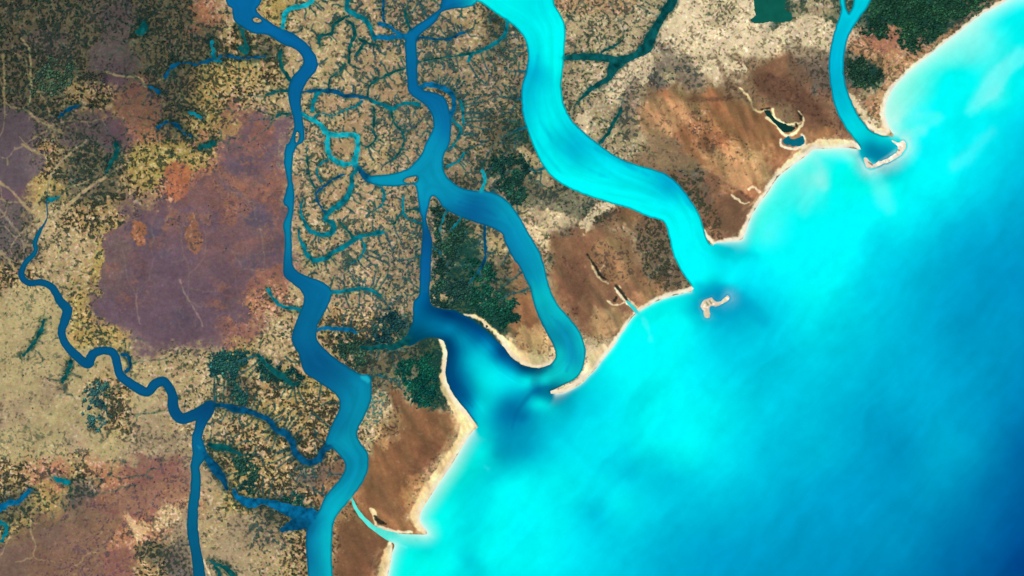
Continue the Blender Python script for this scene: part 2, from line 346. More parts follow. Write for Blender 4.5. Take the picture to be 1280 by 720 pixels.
# ---------------------------------------------------------------- water colour field
WP = """1265 5 0 245 250;1225 35 140 255 240;1190 75 110 255 238;1200 100 0 250 245;1150 110 110 255 235;1125 130 150 250 232;1120 155 150 250 235;1160 160 0 245 250;1200 150 0 240 250;1235 120 90 255 245;1260 70 60 245 245;1275 110 0 235 245;1270 160 0 205 230;1230 180 10 225 240;1190 200 40 240 250;1150 200 0 250 255;1175 240 0 225 240;1220 240 0 195 225;1270 230 0 180 215;1030 205 60 250 240;1050 215 0 250 240;1010 215 100 250 235;985 240 80 255 240;965 290 80 250 240;1000 270 30 250 245;1025 225 120 245 235;1060 200 110 250 240;1100 245 60 250 240;1080 260 0 250 250;1130 260 0 240 250;1050 300 0 255 255;1000 340 0 250 255;960 340 0 230 250;1100 310 0 215 240;1150 300 0 195 225;1200 300 0 175 215;1270 300 0 160 205;1275 350 0 150 200;1150 345 0 180 215;1080 350 0 205 235;1030 370 0 240 250;1060 400 0 205 230;1000 400 0 215 235;970 395 0 195 225;930 380 0 172 208;900 360 0 155 188;880 370 0 160 188;870 385 0 185 205;920 340 0 235 250;930 320 0 215 230;905 316 0 200 215;940 405 0 190 220;880 420 0 215 235;860 400 0 240 245;830 395 0 235 235;800 420 0 245 245;780 450 0 255 255;840 440 0 245 250;880 460 0 220 240;920 460 0 200 228;960 440 0 190 220;860 500 0 240 250;900 510 0 225 240;800 500 0 230 240;750 500 0 215 235;720 510 0 185 210;690 520 0 185 205;672 502 0 205 215;655 510 0 140 175;645 525 0 120 165;650 540 0 150 185;660 555 0 160 195;700 540 0 190 215;720 550 0 215 235;760 540 0 230 245;820 545 0 250 255;780 585 0 190 220;805 565 0 215 230;850 560 0 245 250;900 560 0 220 240;960 540 0 190 222;1000 560 0 180 215;740 610 0 215 235;745 640 0 190 220;780 625 0 225 240;830 600 0 195 225;800 650 0 205 230;700 600 0 225 235;680 620 0 235 245;650 650 0 255 255;640 690 0 245 250;700 680 0 230 245;760 680 0 200 228;820 700 0 175 212;880 640 0 180 215;880 690 0 160 202;950 640 0 170 210;950 710 0 155 200;1020 480 0 190 222;1080 450 0 180 215;1150 420 0 170 210;1200 400 0 155 200;1270 420 0 150 195;1150 500 0 165 205;1220 500 0 155 200;1270 500 0 135 185;1020 560 0 180 215;1080 540 0 165 208;1120 560 0 150 195;1180 570 0 165 205;1230 560 0 145 190;1275 560 0 110 168;1040 620 0 160 205;1100 620 0 150 195;1160 620 0 150 195;1220 620 0 130 180;1275 620 0 98 158;1040 680 0 150 195;1120 680 0 145 190;1190 680 0 118 170;1240 680 0 98 158;1278 712 0 68 132;1240 710 0 88 148;610 560 0 215 220;600 590 0 210 215;590 620 0 210 220;560 640 0 235 235;545 655 30 240 235;620 560 0 175 195;630 540 0 145 180;625 600 0 200 215;650 580 0 190 210;640 610 0 235 240;590 660 0 215 225;600 690 0 235 240;560 700 0 240 240;530 690 0 220 220;520 710 30 245 235;540 620 0 225 215;570 590 0 225 215;585 700 0 205 220;
528 372 0 100 150;522 390 0 105 150;537 385 0 75 120;560 395 0 62 108;580 405 0 75 120;540 405 0 110 150;560 412 0 130 170;575 425 0 135 170;520 415 0 80 110;530 418 0 80 110;500 440 0 72 85;560 425 0 70 110;566 440 0 70 115;563 460 0 70 115;572 482 0 80 128;585 497 0 110 150;580 450 0 150 180;600 445 0 190 215;610 432 0 140 180;600 420 0 95 145;625 443 0 88 138;638 455 0 115 158;655 462 0 85 118;675 464 0 110 130;620 460 0 205 225;640 472 0 205 225;600 480 0 200 215;660 478 0 215 225;680 474 0 220 225;655 490 0 165 195;672 487 0 105 145;690 483 0 120 140;635 505 0 130 170;615 500 0 190 210;600 510 0 195 210;620 520 0 150 185;600 530 0 190 205;590 520 0 160 190;
600 3 40 225 235;640 15 0 235 240;670 5 0 225 235;680 40 0 235 240;665 50 0 220 230;690 80 0 240 240;675 90 0 185 215;665 110 0 190 215;690 120 0 225 235;665 140 0 205 225;685 150 0 230 238;675 170 0 225 235;700 170 0 200 220;715 190 0 185 215;700 200 0 225 235;740 200 0 205 225;720 220 0 235 240;765 215 0 220 235;750 230 0 235 240;800 225 0 215 230;780 250 0 240 245;835 235 0 172 206;820 250 0 225 238;850 260 0 225 235;840 290 0 240 245;865 290 0 235 242;860 320 0 240 248;885 330 0 245 250;875 350 0 240 248;
515 60 0 105 160;515 100 0 100 160;550 15 0 105 165;570 5 0 115 170;530 120 0 100 160;550 130 0 100 155;555 160 0 110 165;545 160 0 130 180;545 180 0 145 190;540 200 0 150 190;530 215 0 150 190;480 225 0 150 185;500 222 0 155 190;525 240 0 155 195;530 260 0 140 190;550 230 0 155 195;575 245 0 140 185;592 256 0 98 155;610 255 0 125 175;625 265 0 145 185;640 285 0 150 195;650 305 0 150 195;660 330 0 150 190;670 350 0 165 200;672 370 0 190 205;685 385 0 185 205;695 400 0 190 210;703 412 0 158 190;712 432 0 158 195;700 442 0 205 215;714 450 0 168 200;725 430 0 200 215;712 465 0 205 215;697 465 0 215 222;532 290 0 75 135;533 320 0 85 150;533 345 0 90 155;
300 10 0 100 165;310 30 0 95 155;345 45 0 95 160;385 75 0 95 160;370 110 0 90 150;370 150 0 100 155;362 200 0 130 175;360 250 0 120 165;360 280 0 135 175;360 310 0 125 170;362 345 0 95 150;390 362 0 105 160;395 390 0 105 155;385 420 0 100 150;400 450 0 85 140;430 470 0 105 150;450 480 0 140 180;440 510 0 140 175;425 530 0 125 165;430 550 0 150 180;445 570 0 145 180;440 595 0 150 185;425 615 0 165 195;408 640 0 175 205;400 670 0 170 200;388 660 0 100 145;392 700 0 130 170;405 700 0 175 200;
1053 5 0 190 210;1075 10 0 190 215;1055 40 0 185 215;1045 80 0 180 215;1048 110 0 180 210;1058 140 0 190 215;1075 165 0 200 215;1090 180 0 150 175;1105 190 0 135 165;1100 175 0 190 205;1118 172 0 205 215;1085 193 0 140 168;
40 310 0 95 135;30 345 0 70 120;80 395 0 80 130;110 450 0 75 125;150 465 0 75 130;200 480 0 75 125;225 520 0 70 120;260 510 0 55 105;248 550 0 95 145;245 590 0 100 140;242 640 0 95 135;245 700 0 85 125"""
pts = np.array([[float(v) for v in r.split()] for r in WP.replace('\n', '').split(';') if r.strip()])
px, pc = pts[:, :2], pts[:, 2:] / 255.0
def phi(r): return np.sqrt(r * r + 64.0)
K = phi(np.hypot(px[:, None, 0] - px[None, :, 0], px[:, None, 1] - px[None, :, 1]))
n = len(px)
A = np.zeros((n + 1, n + 1)); A[:n, :n] = K - 0.15 * np.eye(n); A[:n, n] = 1; A[n, :n] = 1
W = np.linalg.solve(A, np.vstack([pc, np.zeros(3)]))
cx, cy = np.arange(-6, 1290, 3.0), np.arange(-6, 730, 3.0)
CX, CY = np.meshgrid(cx, cy)
coarse = np.zeros(CX.shape + (3,)); 
for k in range(n):
    coarse += phi(np.hypot(CX - px[k, 0], CY - px[k, 1]))[..., None] * W[k]
coarse += W[n]
coarse[..., 1] = coarse[..., 1] * (1 + .05 * np.clip((coarse[..., 1] - .5) * 4, 0, 1))
coarse[..., 0] = np.maximum(coarse[..., 0] - .11, 0) * 1.2
coarse = np.clip(coarse, 0, 1)
def sample(img, x, y, x0, y0, st):
    u = np.clip((x - x0) / st, 0, img.shape[1] - 1.001); v = np.clip((y - y0) / st, 0, img.shape[0] - 1.001)
    i = u.astype(np.int32); j = v.astype(np.int32); fu = (u - i)[..., None]; fv = (v - j)[..., None]
    return (img[j, i] * (1 - fu) + img[j, i + 1] * fu) * (1 - fv) + (img[j + 1, i] * (1 - fu) + img[j + 1, i + 1] * fu) * fv
seam = sstep(-seaD, 4, 24)
wx = XX + fbm(XX, YY, 46, 21, 4) * 12 * seam; wy = YY + fbm(XX, YY, 46, 57, 4) * 12 * seam
wcol = sample(coarse, wx, wy, -6, -6, 3.0).astype(np.float32)
# currents: soft drifts of silt drawn out along the coast
ca, sa = math.cos(math.radians(-48)), math.sin(math.radians(-48))
ux, uy = wx * ca + wy * sa, -wx * sa + wy * ca
drift = fbm(ux / 2.6, uy, 34, 77, 4)
wcol *= (1 + 0.055 * drift * seam + 0.025 * fbm(XX, YY, 14, 5, 3))[..., None]
# light silt plumes in the sea
for P, cc, wgt in [([(1212,138,5),(1232,118,22),(1252,92,16),(1275,70,20)],(160,255,248),.5),
                   ([(1085,205,6),(1096,225,12),(1104,245,16),(1112,262,8)],(120,250,245),.45),
                   ([(1240,165,4),(1215,190,10),(1192,208,6)],(110,248,250),.42),
                   ([(803,398,5),(810,412,6),(813,424,8)],(90,250,250),.5),
                   ([(1020,195,5),(1026,215,10),(1030,232,6)],(160,250,240),.5),
                   ([(1000,215,5),(1010,240,10),(1005,262,10)],(120,252,240),.35),
                   ([(1112,166,5),(1128,162,10),(1150,150,14),(1170,148,10)],(130,250,240),.45),
                   ([(1120,172,6),(1140,168,8),(1152,163,5)],(150,252,240),.5),
                   ([(535,668,6),(542,672,5)],(160,245,240),.6),
                   ([(492,678,2),(508,684,3)],(190,250,240),.5),
                   ([(606,584,3),(610,586,4)],(90,235,235),.4),
                   ([(455,470,6),(461,476,6)],(30,215,235),.8),
                   ([(247,557,3),(249,560,6)],(40,195,225),.85),
                   ([(408,556,4),(413,555,4)],(20,175,205),.6),
                   ([(690,483,2),(672,487,4),(660,496,5),(650,509,5.9),(644,521,5),(640,536,1)],(0,105,150),.5),
                   ([(560,388,3),(590,401,4),(617,423,4),(632,438,4),(645,450,4),(658,459,4),(675,463,4),(688,458,2)],(0,80,120),.42),
                   ([(551,424,3),(561,436,5),(563,455,6),(568,478,5),(580,496,3),(590,508,1)],(0,76,118),.38),
                   ([(880,318,6),(900,334,12),(930,344,14),(965,350,12),(990,352,8)],(0,244,252),.5),
                   ([(895,312,1),(912,314,6.5),(930,317,5),(945,320,1)],(0,190,205),.4),
                   ([(872,356,1),(884,362,6.5),(905,364,9),(925,374,12),(942,388,12),(955,402,6)],(0,165,200),.38),
                   ([(672,70,3),(666,100,4),(668,130,4),(680,160,3),(700,185,4),(730,208,3),(760,222,2)],(0,192,218),.4),
                   ([(745,186,3),(775,202,4),(810,218,5),(836,228,5),(856,246,4),(868,265,2)],(0,170,206),.5),
                   ([(660,60,2),(657,100,3),(658,140,3),(672,178,3),(700,215,2)],(0,190,215),.4),
                   ([(690,396,3),(704,412,4),(713,432,4),(714,448,4),(708,464,2)],(0,150,190),.55),
                   ([(665,350,2),(672,375,3),(684,405,3)],(0,205,218),.4),
                   ([(575,252,3),(590,258,5),(606,262,4),(622,272,2)],(0,95,155),.4),
                   ([(755,600,10),(790,570,14),(840,530,30),(870,500,26)],(0,255,255),.22),
                   ([(700,560,16),(730,590,14),(765,620,10)],(0,250,255),.18)]:
    d = line_sdf(P, 24)
    d = d + fbm(XX, YY, 18, 41, 5, .6) * 6 * min(1, P[0][2] / 4)
    m = sstep(-d, -9 if P[1][2] > 6 else -2.5, 3) * wgt
    m = m[..., None]
    wcol = wcol * (1 - m) + np.array(cc, np.float32) / 255 * m
narrow = np.minimum.reduce([bodies[k][2] for k in (3, 4, 6)])
g_ = (sstep(-narrow, -3, 1) * sstep(seaD, 4, 20) * .24)[..., None]
wcol = wcol * (1 - g_) + np.array((34, 116, 130), np.float32) / 255 * g_
allr = np.minimum.reduce([bodies[k][2] for k in range(1, 7)])
flow = fbm(allr + XX * .12 - YY * .05, (XX * .6 + YY * .8) / 9, 6, 171, 4)
inr = sstep(-allr, -1, 3) * sstep(seaD, -2, 16)
wcol *= (1 + .085 * flow * inr)[..., None]
fine = fbm(ux / 5, uy, 9, 181, 4)
wcol *= (1 + .03 * fine * seam * sstep(seaD, -26, -8) + .03 * fine * (seaD < -20))[..., None]
wlin = lin(np.clip(wcol, 0, 1) * 255).astype(np.float32)
# shallow sand showing through beside the sea beaches (a real bed, close under the surface)
inner = np.minimum.reduce([bodies[k][2] for k in (1, 2, 3, 5)])
shal_w = 4 + 3 * sstep(XX, 900, 1150) + 3.5 * sstep(-np.abs(YY - 600), -120, -40) * sstep(-XX, -640, -560)
spitside = sstep(XX, 690, 720) * sstep(-XX, -930, -880)      # steep beaches either side of the dunes in the middle
shal_w = shal_w * (1 - .7 * spitside)
shal = np.exp(-np.clip(-wd, 0, 60) / shal_w * 1.1) * sstep(inner, 1, 7) * (seaD < 1)
shal *= sstep(islD, 0, 4) * .92 * sstep(wd, -24, -10) * (1 - .9 * np.exp(-((XX - 895) ** 2 + (YY - 380) ** 2) / 900))
shal = shal[..., None].astype(np.float32)
wlin = wlin * (1 - shal) + lin((226, 255, 238)).astype(np.float32) * shal
# dark muddy margins of the rivers
rv = np.minimum.reduce([b[2] for b in bodies[1:7]])
edge = sstep(wd, -3.2, -0.4) * sstep(seaD, 0, 6) * .72
wlin = wlin * (1 - edge[..., None]) + lin((4, 78, 96)).astype(np.float32) * edge[..., None]
# blend in the own colours of creeks, lagoons and channels
num = wlin * np.exp(-np.clip(np.minimum(rv, seaD), -5, 12) / 1.5)[..., None]
den = np.exp(-np.clip(np.minimum(rv, seaD), -5, 12) / 1.5)
for name, lab, sd, col in bodies[7:]:
    w = np.exp(-np.clip(sd, -5, 12) / 1.5)
    if col == 'creek':
        cc = np.where(creekD[..., None] < 8, creekC, 0.02)
        cc = cc * np.clip(.92 + 0.75 * fbm(XX, YY, 5, 91, 3), .35, 1.7)[..., None]
    else:
        cc = lin(col)[None, None] * (1 + 0.15 * fbm(XX, YY, 6, 17, 3))[..., None]
    num = num + cc.astype(np.float32) * w[..., None]; den = den + w
wlin = np.clip(num / den[..., None], 0, 1)

# ---------------------------------------------------------------- land cover
#           soil rgb         veg rgb      density light-specks grain
PAL = {
 'N': ((138,114,84), (100,86,66), .16, .08, .6),
 'G': ((108,103,82), (50,64,54), .46, .12, .95), 'M': ((108,100,92), (60,70,62), .40, .16, .7),
 'P': ((104,86,98), (84,74,84), .05, .02, .5), 'R': ((136,98,88), (104,80,84), .10, .04, .6),
 'O': ((178,130,98), (92,80,70), .24, .32, .85), 'Y': ((180,158,98), (62,74,54), .30, .26, .9),
 'K': ((178,160,120), (74,84,66), .17, .28, .85), 'k': ((174,150,104), (44,52,42), .46, .44, 1.),
 'W': ((172,151,116), (66,88,78), .23, .28, 1.), 'w': ((148,133,105), (56,82,76), .38, .24, 1.),
 'D': ((62,86,66), (24,66,58), .70, .08, .7), 'B': ((142,104,76), (112,80,60), .04, .03, .42),
 'b': ((126,94,72), (90,70,54), .12, .03, .45), 'C': ((226,205,162), (142,128,96), .14, .14, .6),
 'L': ((178,165,123), (112,116,86), .10, .10, .6), 'S': ((164,148,118), (104,98,80), .12, .14, .6),
}
MAP = [
 "GGGMGGOKYKKWwwKGccOOKCCCDKcDDDcc",
 "kMGPPGGOGKKWWwWGwcKKWCCCCCcOODOc",
 "kGGPkYKYkKKWWwwwwcKCMKCKKMcDKOOc",
 "kkYORGYOKKWWwwwwGcKWGOBbBbcKOccc",
 "PMMPOGYRPWKWwwwGDcKKBObBBBbcCccc",
 "PkGGYYOPPKWKWwwGGKcccWBOBBcccccc",
 "PYGGkORYRWKWWwGwGGWccGbBcccccccc",
 "MKkkPRPOPKKWWwGccCGBcGBbcccccccc",
 "MKKYRPPRPKWWwwDKKGBKGcbccccccccc",
 "kKKYPPPRRKwWwwDGcKBBGccccccccccc",
 "LLYPPPPOOKWWwKDDBcbBBccccccccccc",
 "LLYYPPPRKckkDcDDBcKbcccccccccccc",
 "LLLLKKKYKkcGGDcCCcCccccccccccccc",
 "LSLkLKKGkYcccDDcCccccccccccccccc",
 "SLLkSKKKYkkcCBCccccccccccccccccc",
 "LLSLSSKkkkcKBbcccccccccccccccccc",
 "kOkORRSYkMcBBCcccccccccccccccccc",
 "GYMRROKYGkcBBCcccccccccccccccccc",
 "YPROOSKSwkcBBccccccccccccccccccc",
 "PRRRkMSSKkcbBccccccccccccccccccc",
]
# second thoughts on single cells: (row, first column, last column, kind)
FIX = [(1, 0, 0, 'G'), (1, 2, 2, 'G'), (2, 0, 0, 'G'), (2, 4, 4, 'G'), (2, 6, 6, 'Y'), (3, 0, 1, 'G'), (3, 2, 2, 'k'),
       (3, 20, 24, 'N'), (2, 23, 24, 'N'), (4, 20, 20, 'N'), (0, 18, 19, 'K'), (1, 7, 7, 'k'), (2, 5, 5, 'G'), (3, 3, 3, 'k'), (3, 7, 7, 'k'), (1, 3, 4, 'G'), (4, 24, 25, 'N'), (5, 21, 21, 'N'), (0, 4, 4, 'G')]
for r_, a_, b_, k_ in FIX:
    row = MAP[r_]; MAP[r_] = row[:a_] + k_ * (b_ - a_ + 1) + row[b_ + 1:]
prm = np.full((20, 32, 9), np.nan)
for j, row in enumerate(MAP):
    for i, ch in enumerate(row):
        if ch != 'c':
            s, v, d, l, g = PAL[ch]; prm[j, i] = [*s, *v, d * 255, l * 255, g * 255]
for _ in range(60):      # spread into the water cells
    nan = np.isnan(prm[..., 0])
    if not nan.any(): break
    p = np.pad(prm, ((1, 1), (1, 1), (0, 0)), constant_values=np.nan)
    st = np.stack([p[1:-1, :-2], p[1:-1, 2:], p[:-2, 1:-1], p[2:, 1:-1]])
    with np.errstate(all='ignore'):
        import warnings; warnings.simplefilter('ignore')
        mean = np.nanmean(st, axis=0)
    prm[nan] = mean[nan]
def rank(a):      # even out a noise field to 0..1 by its own distribution
    q = np.quantile(a.ravel()[::37], np.linspace(0, 1, 129)); return np.interp(a, q, np.linspace(0, 1, 129)).astype(np.float32)
def spots(sc, seed):   # two turned lattices, so no grid shows
    c1, s1 = math.cos(.5), math.sin(.5); c2, s2 = math.cos(1.37), math.sin(1.37)
    wxx = XX + vnoise(XX, YY, 9, seed + 5) * 5; wyy = YY + vnoise(XX, YY, 9, seed + 6) * 5
    return vnoise(wxx * c1 + wyy * s1, wyy * c1 - wxx * s1, sc, seed) + .8 * vnoise(wxx * c2 + wyy * s2, wyy * c2 - wxx * s2, sc * .8, seed + 1) + .35 * vnoise(XX, YY, sc * .45, seed + 2)
dith = spots(3.2, 1201)
dit2 = spots(5.0, 1301)
bx = XX + fbm(XX, YY, 40, 101, 5, .6) * 26 + dith * 11; by = YY + fbm(XX, YY, 40, 202, 5, .6) * 24 + dit2 * 11
# resample the map finer with jitter so borders are patchy, not blurred
u = bx / 40 - .5; v = by / 36 - .5
u = u + (sstep(u - np.floor(u), .25, .75) - (u - np.floor(u))) * .7
v = v + (sstep(v - np.floor(v), .25, .75) - (v - np.floor(v))) * .7
land = sample(prm, u, v, 0, 0, 1.0).astype(np.float32)

def cover(mask, key=None, soil=None, veg=None, dens=None, light=None, grain=None):
    global land
    if key:
        s, v, d, l, g = PAL[key]; soil = soil or s; veg = veg or v
        dens = d if dens is None else dens; light = l if light is None else light; grain = g if grain is None else grain
    t = np.array([*soil, *(veg or soil), dens * 255, light * 255, grain * 255], np.float32)
    jj = np.flatnonzero(mask.any(1)); ii = np.flatnonzero(mask.any(0))
    if not len(jj): return
    w = (slice(jj[0], jj[-1] + 1), slice(ii[0], ii[-1] + 1)); mk = mask[w][..., None]
    land[w] = land[w] * (1 - mk) + t * mk

def patch(P, amp=5, soft=2.5, sc=14, seed=300, dit=5.5):
    D = poly_sdf(P, R=20); Q = np.array(P)
    w = window(Q[:, 0].min() - 22, Q[:, 0].max() + 22, Q[:, 1].min() - 22, Q[:, 1].max() + 22)
    d = D[w] + fbm(XX[w], YY[w], sc, seed, 4, .6) * amp * 1.3 + dith[w] * dit
    out = np.zeros((NY, NX), np.float32); out[w] = sstep(-d, -soft * .7, soft * .7)
    return out
def stroke(P, seed=71, nz=.9, lo=-1.1, hi=.6, nsc=4, jit=.3):
    D = line_sdf(P, 8, jit=jit); Q = np.array(P)
    w = window(Q[:, 0].min() - 14, Q[:, 0].max() + 14, Q[:, 1].min() - 14, Q[:, 1].max() + 14)
    out = np.zeros((NY, NX), np.float32)
    out[w] = sstep(-(D[w] + fbm(XX[w], YY[w], nsc, seed, 2) * nz), lo, hi)
    return out

# purple burnt ground
burn = [(130,335),(127,305),(132,288),(165,278),(196,258),(225,240),(258,222),(285,205),(305,175),(322,150),(346,158),(350,200),(346,250),(352,290),(350,325),(318,345),(308,372),(304,400),(270,402),(248,410),(222,430),(196,428),(178,412),(150,404),(117,392),(116,372),(130,352)]
bm = patch(burn, 12, 3, 26)
cover(bm * .85, 'P', soil=(108,86,94))
mot = sstep(fbm(bx, by, 34, 411, 4), -.2, .45) * bm
cover(mot * .55 * sstep(-YY, -380, -300), 'R', soil=(138,96,80))
mot = sstep(fbm(bx, by, 18, 433, 4), .12, .55) * bm
cover(mot * .5 * sstep(-YY, -330, -260), 'O', soil=(160,110,78))
slate = sstep(fbm(bx, by, 30, 451, 5, .6), -.05, .4) * bm
cover(slate * .7, 'P', soil=(90,82,94))
rust = sstep(fbm(bx * .8 - by * .3, by, 13, 461, 5, .65), .12, .5) * bm * sstep(fbm(XX, YY, 60, 471, 2), -.35, .2)
cover(rust * .6, 'R', soil=(160,108,82), dens=.08)
ur = sstep(fbm(bx, by, 22, 481, 5, .65), -.15, .4) * bm * sstep(XX - YY * .4, 60, 190) * sstep(-YY, -350, -270)
cover(ur * .7, 'R', soil=(156,104,78), dens=.12, light=.06)
cover(patch([(165,190),(200,178),(262,183),(268,200),(240,212),(218,204),(206,218),(192,238),(178,238),(160,212)], 7, 2) * .8, 'Y', soil=(176,158,92))
cover(patch([(262,150),(290,140),(300,160),(280,178),(262,176)], 7, 2) * .6, 'Y', soil=(168,146,90))
for P, k in [([(-30,140),(34,142),(42,152),(40,178),(60,192),(52,214),(30,230),(8,236),(-30,226)],'P'),
             ([(128,16),(150,2),(168,4),(166,30),(164,56),(176,66),(174,90),(158,93),(140,88),(118,90),(112,66),(124,52),(132,34)],'M'),
             ([(96,158),(112,148),(130,152),(128,166),(108,178),(80,182),(74,172)],'M'),
             ([(0,255),(30,262),(28,290),(8,320),(-20,310)],'M')]:
    cover(patch(P, 7, 2.5) * .8, k, soil=(98,90,98) if k == 'P' else (100,92,94), dens=.06 if k == 'P' else .14, light=.04)
cover(patch([(140,130),(172,112),(196,122),(208,138),(196,152),(176,160),(158,150)], 7) * .6, 'R', soil=(126,100,82))
cover(patch([(206,215),(214,202),(234,205),(238,228),(226,248),(212,244)], 5) * .8, 'R', soil=(168,104,74))
cover(patch([(165,282),(176,276),(182,290),(178,306),(168,300)], 4) * .8, 'O', soil=(176,112,70), grain=.4)
cover(patch([(234,290),(240,266),(246,280),(256,300),(248,316),(236,312)], 4) * .7, 'O', soil=(160,108,72), grain=.4)
cover(patch([(156,640),(170,652),(184,656),(182,670),(174,680),(164,666)], 4, 1.5) * .8, 'C', soil=(222,192,146))
cover(patch([(200,632),(212,628),(226,640),(220,652),(196,664),(194,646)], 5, 2) * .7, 'C', soil=(214,190,140), light=.4)
cover(patch([(176,676),(200,676),(210,690),(196,706),(176,700)], 5, 2) * .7, 'G')
cover(patch([(-30,720),(40,650),(70,600+40),(110,630),(150,650),(130,690),(120,740),(-30,760)], 8, 6) * .7, 'R', soil=(128,106,86))
cover(patch([(130,618),(190,600),(235,600),(232,622),(180,640),(150,640)], 6, 5) * .7, 'R', soil=(144,112,92))
# cream salt flats
for P in [[(828,30),(845,0),(852,-30),(935,-30),(940,0),(938,30),(944,62),(930,58),(918,46),(905,40),(898,60),(880,44),(862,48),(850,40),(838,52),(820,48)],
          [(776,84),(800,70),(808,66),(822,82),(812,92),(800,108),(790,96),(780,104),(772,126),(760,122),(762,106),(768,94)],
          [(752,88),(760,86),(756,98),(742,104),(730,112),(736,100)],
          [(845,50),(858,54),(862,66),(855,68),(846,60)],
          [(890,42),(905,44),(908,70),(925,78),(935,88),(915,92),(900,80),(892,62)],
          [(718,150),(732,142),(738,150),(734,166),(722,158)],
          [(748,252),(770,258),(752,266),(744,276),(736,294),(728,292),(730,276),(742,264)],
          [(686,252),(696,246),(696,262),(690,268),(684,262)],
          [(658,284),(668,280),(676,294),(688,306),(690,314),(678,310),(668,300)],
          [(958,50),(975,32),(1000,20),(1030,22),(1040,40),(1034,58),(1010,50),(990,46),(970,60)],
          [(1058,120),(1068,118),(1082,140),(1096,152),(1092,164),(1078,150)]]:
    cover(patch(P, 5, 1.5, 9, 510) * .92, 'C')
cover(patch([(880,10),(900,0),(925,10),(910,34),(885,34)], 5, 2) * .7, 'K')
cover(patch([(820,50),(845,56),(870,70),(880,90),(870,112),(845,100),(822,80)], 13, 7, 20) * .65, 'M', soil=(116,104,88))
cover(patch([(776,112),(792,100),(800,118),(796,150),(785,175),(772,150)], 11, 6, 18) * .6, 'M', soil=(122,108,86))
cover(patch([(690,0),(740,-10),(790,0),(780,16),(700,14)], 7, 3) * .45, 'O', soil=(176,128,86))
# brown dunes behind the beaches
for P, sc in [([(690,292),(720,300),(745,280),(790,290),(800,330),(815,370),(780,395),(760,418),(735,420),(722,402),(706,380),(694,350)],(134,98,74)),
          ([(648,330),(655,360),(664,385),(680,416),(676,432),(655,425),(640,410),(642,380)],(142,102,76)),
          ([(820,120),(880,110),(940,130),(1000,160),(1036,150),(1040,172),(1000,180),(960,222),(940,250),(910,240),(880,200),(850,180)],(144,100,70)),
          ([(940,90),(970,70),(1000,80),(1020,120),(1036,160),(1000,170),(985,130),(950,120)],(124,90,68)),
          ([(905,250),(935,250),(930,290),(895,300),(885,280)],(116,88,66)),
          ([(486,480),(500,490),(520,508),(552,515),(572,530),(560,560),(540,585),(520,610),(512,640),(480,640),(458,630),(462,600),(470,560),(480,540),(490,520)],(130,94,70)),
          ([(442,640),(455,660),(484,682),(474,712),(466,760),(425,760),(422,680),(430,650)],(124,90,68))]:
    cover(patch(P, 12, 10, 22, 310, 1.5) * .9, 'B', soil=sc)
cover(patch([(800,140),(850,128),(900,150),(950,190),(940,215),(900,200),(850,165),(815,160)], 12, 14, 30, 320, 1) * .6, 'O', soil=(190,136,92), grain=.4)
cover(patch([(480,520),(500,505),(500,545),(480,560),(470,545)], 5, 5) * .6, 'O', soil=(190,152,112), grain=.4)
cover(patch([(455,508),(478,484),(484,500),(470,530),(458,534)], 4, 3) * .8, 'K', veg=(70,130,118), dens=.42)
cover(patch([(745,300),(775,300),(790,330),(780,355),(755,345),(745,325)], 5, 5) * .6, 'O', soil=(150,118,82), light=.02, grain=.3)
cover(patch([(792,280),(826,276),(836,300),(845,330),(862,354),(850,364),(826,364),(812,345),(800,320)], 5, 3) * .8, 'w', soil=(116,98,74), veg=(62,64,50))
cover(patch([(822,214),(850,234),(872,262),(880,290),(905,300),(900,270),(875,235),(848,212)], 5, 3) * .7, 'b', veg=(62,66,48), dens=.5)
cover(patch([(645,180),(662,190),(690,232),(740,252),(720,270),(695,262),(670,262),(645,250)], 6, 3) * .7, 'G', soil=(112,112,90), veg=(66,80,68))
cover(patch([(648,185),(662,188),(692,228),(682,234),(664,214),(650,200)], 4, 2) * .8, 'K', grain=.5)
cover(patch([(1080,45),(1120,30),(1122,60),(1142,70),(1170,50),(1200,32),(1180,50),(1140,82),(1108,118),(1104,140),(1096,150),(1080,130),(1100,110),(1104,92),(1088,76),(1070,68),(1062,60)], 3, 3) * .85, 'O', soil=(188,140,98), veg=(112,92,66), light=.22)
cover(patch([(1080,46),(1122,34),(1121,60),(1100,64)], 3, 2) * .6, 'R', soil=(164,108,84))
for P, sc_, a_ in [([(880,190),(915,178),(950,185),(968,205),(950,232),(925,240),(900,225)],(206,164,118),.6),
                   ([(800,128),(850,118),(880,135),(850,160),(815,165),(795,150)],(172,134,98),.6),
                   ([(945,95),(985,100),(1020,125),(1038,160),(1010,150),(980,135),(955,125)],(98,72,56),.6),
                   ([(985,60),(1020,62),(1036,80),(1038,120),(1015,110),(990,90)],(112,94,74),.6),
                   ([(870,160),(910,165),(905,185),(880,185)],(104,72,54),.5),
                   ([(700,320),(725,330),(735,360),(720,390),(705,360)],(112,78,62),.6),
                   ([(745,390),(780,392),(775,412),(750,425),(740,410)],(196,160,116),.6),
                   ([(660,410),(682,405),(692,435),(680,446),(655,440),(640,425)],(214,184,136),.55),
                   ([(525,560),(548,560),(545,590),(530,610),(515,600)],(112,80,62),.5),
                   ([(515,600),(535,600),(528,630),(518,648),(508,630)],(196,154,108),.6),
                   ([(800,350),(830,352),(825,372),(800,382)],(186,138,98),.6),
                   ([(1000,160),(1040,170),(1050,180),(1010,182),(990,175)],(190,136,98),.5)]:
    cover(patch(P, 12, 8, 16, 330, 4) * a_, 'B', soil=sc_, veg=tuple(int(c * .72) for c in sc_), dens=.12, grain=.5)
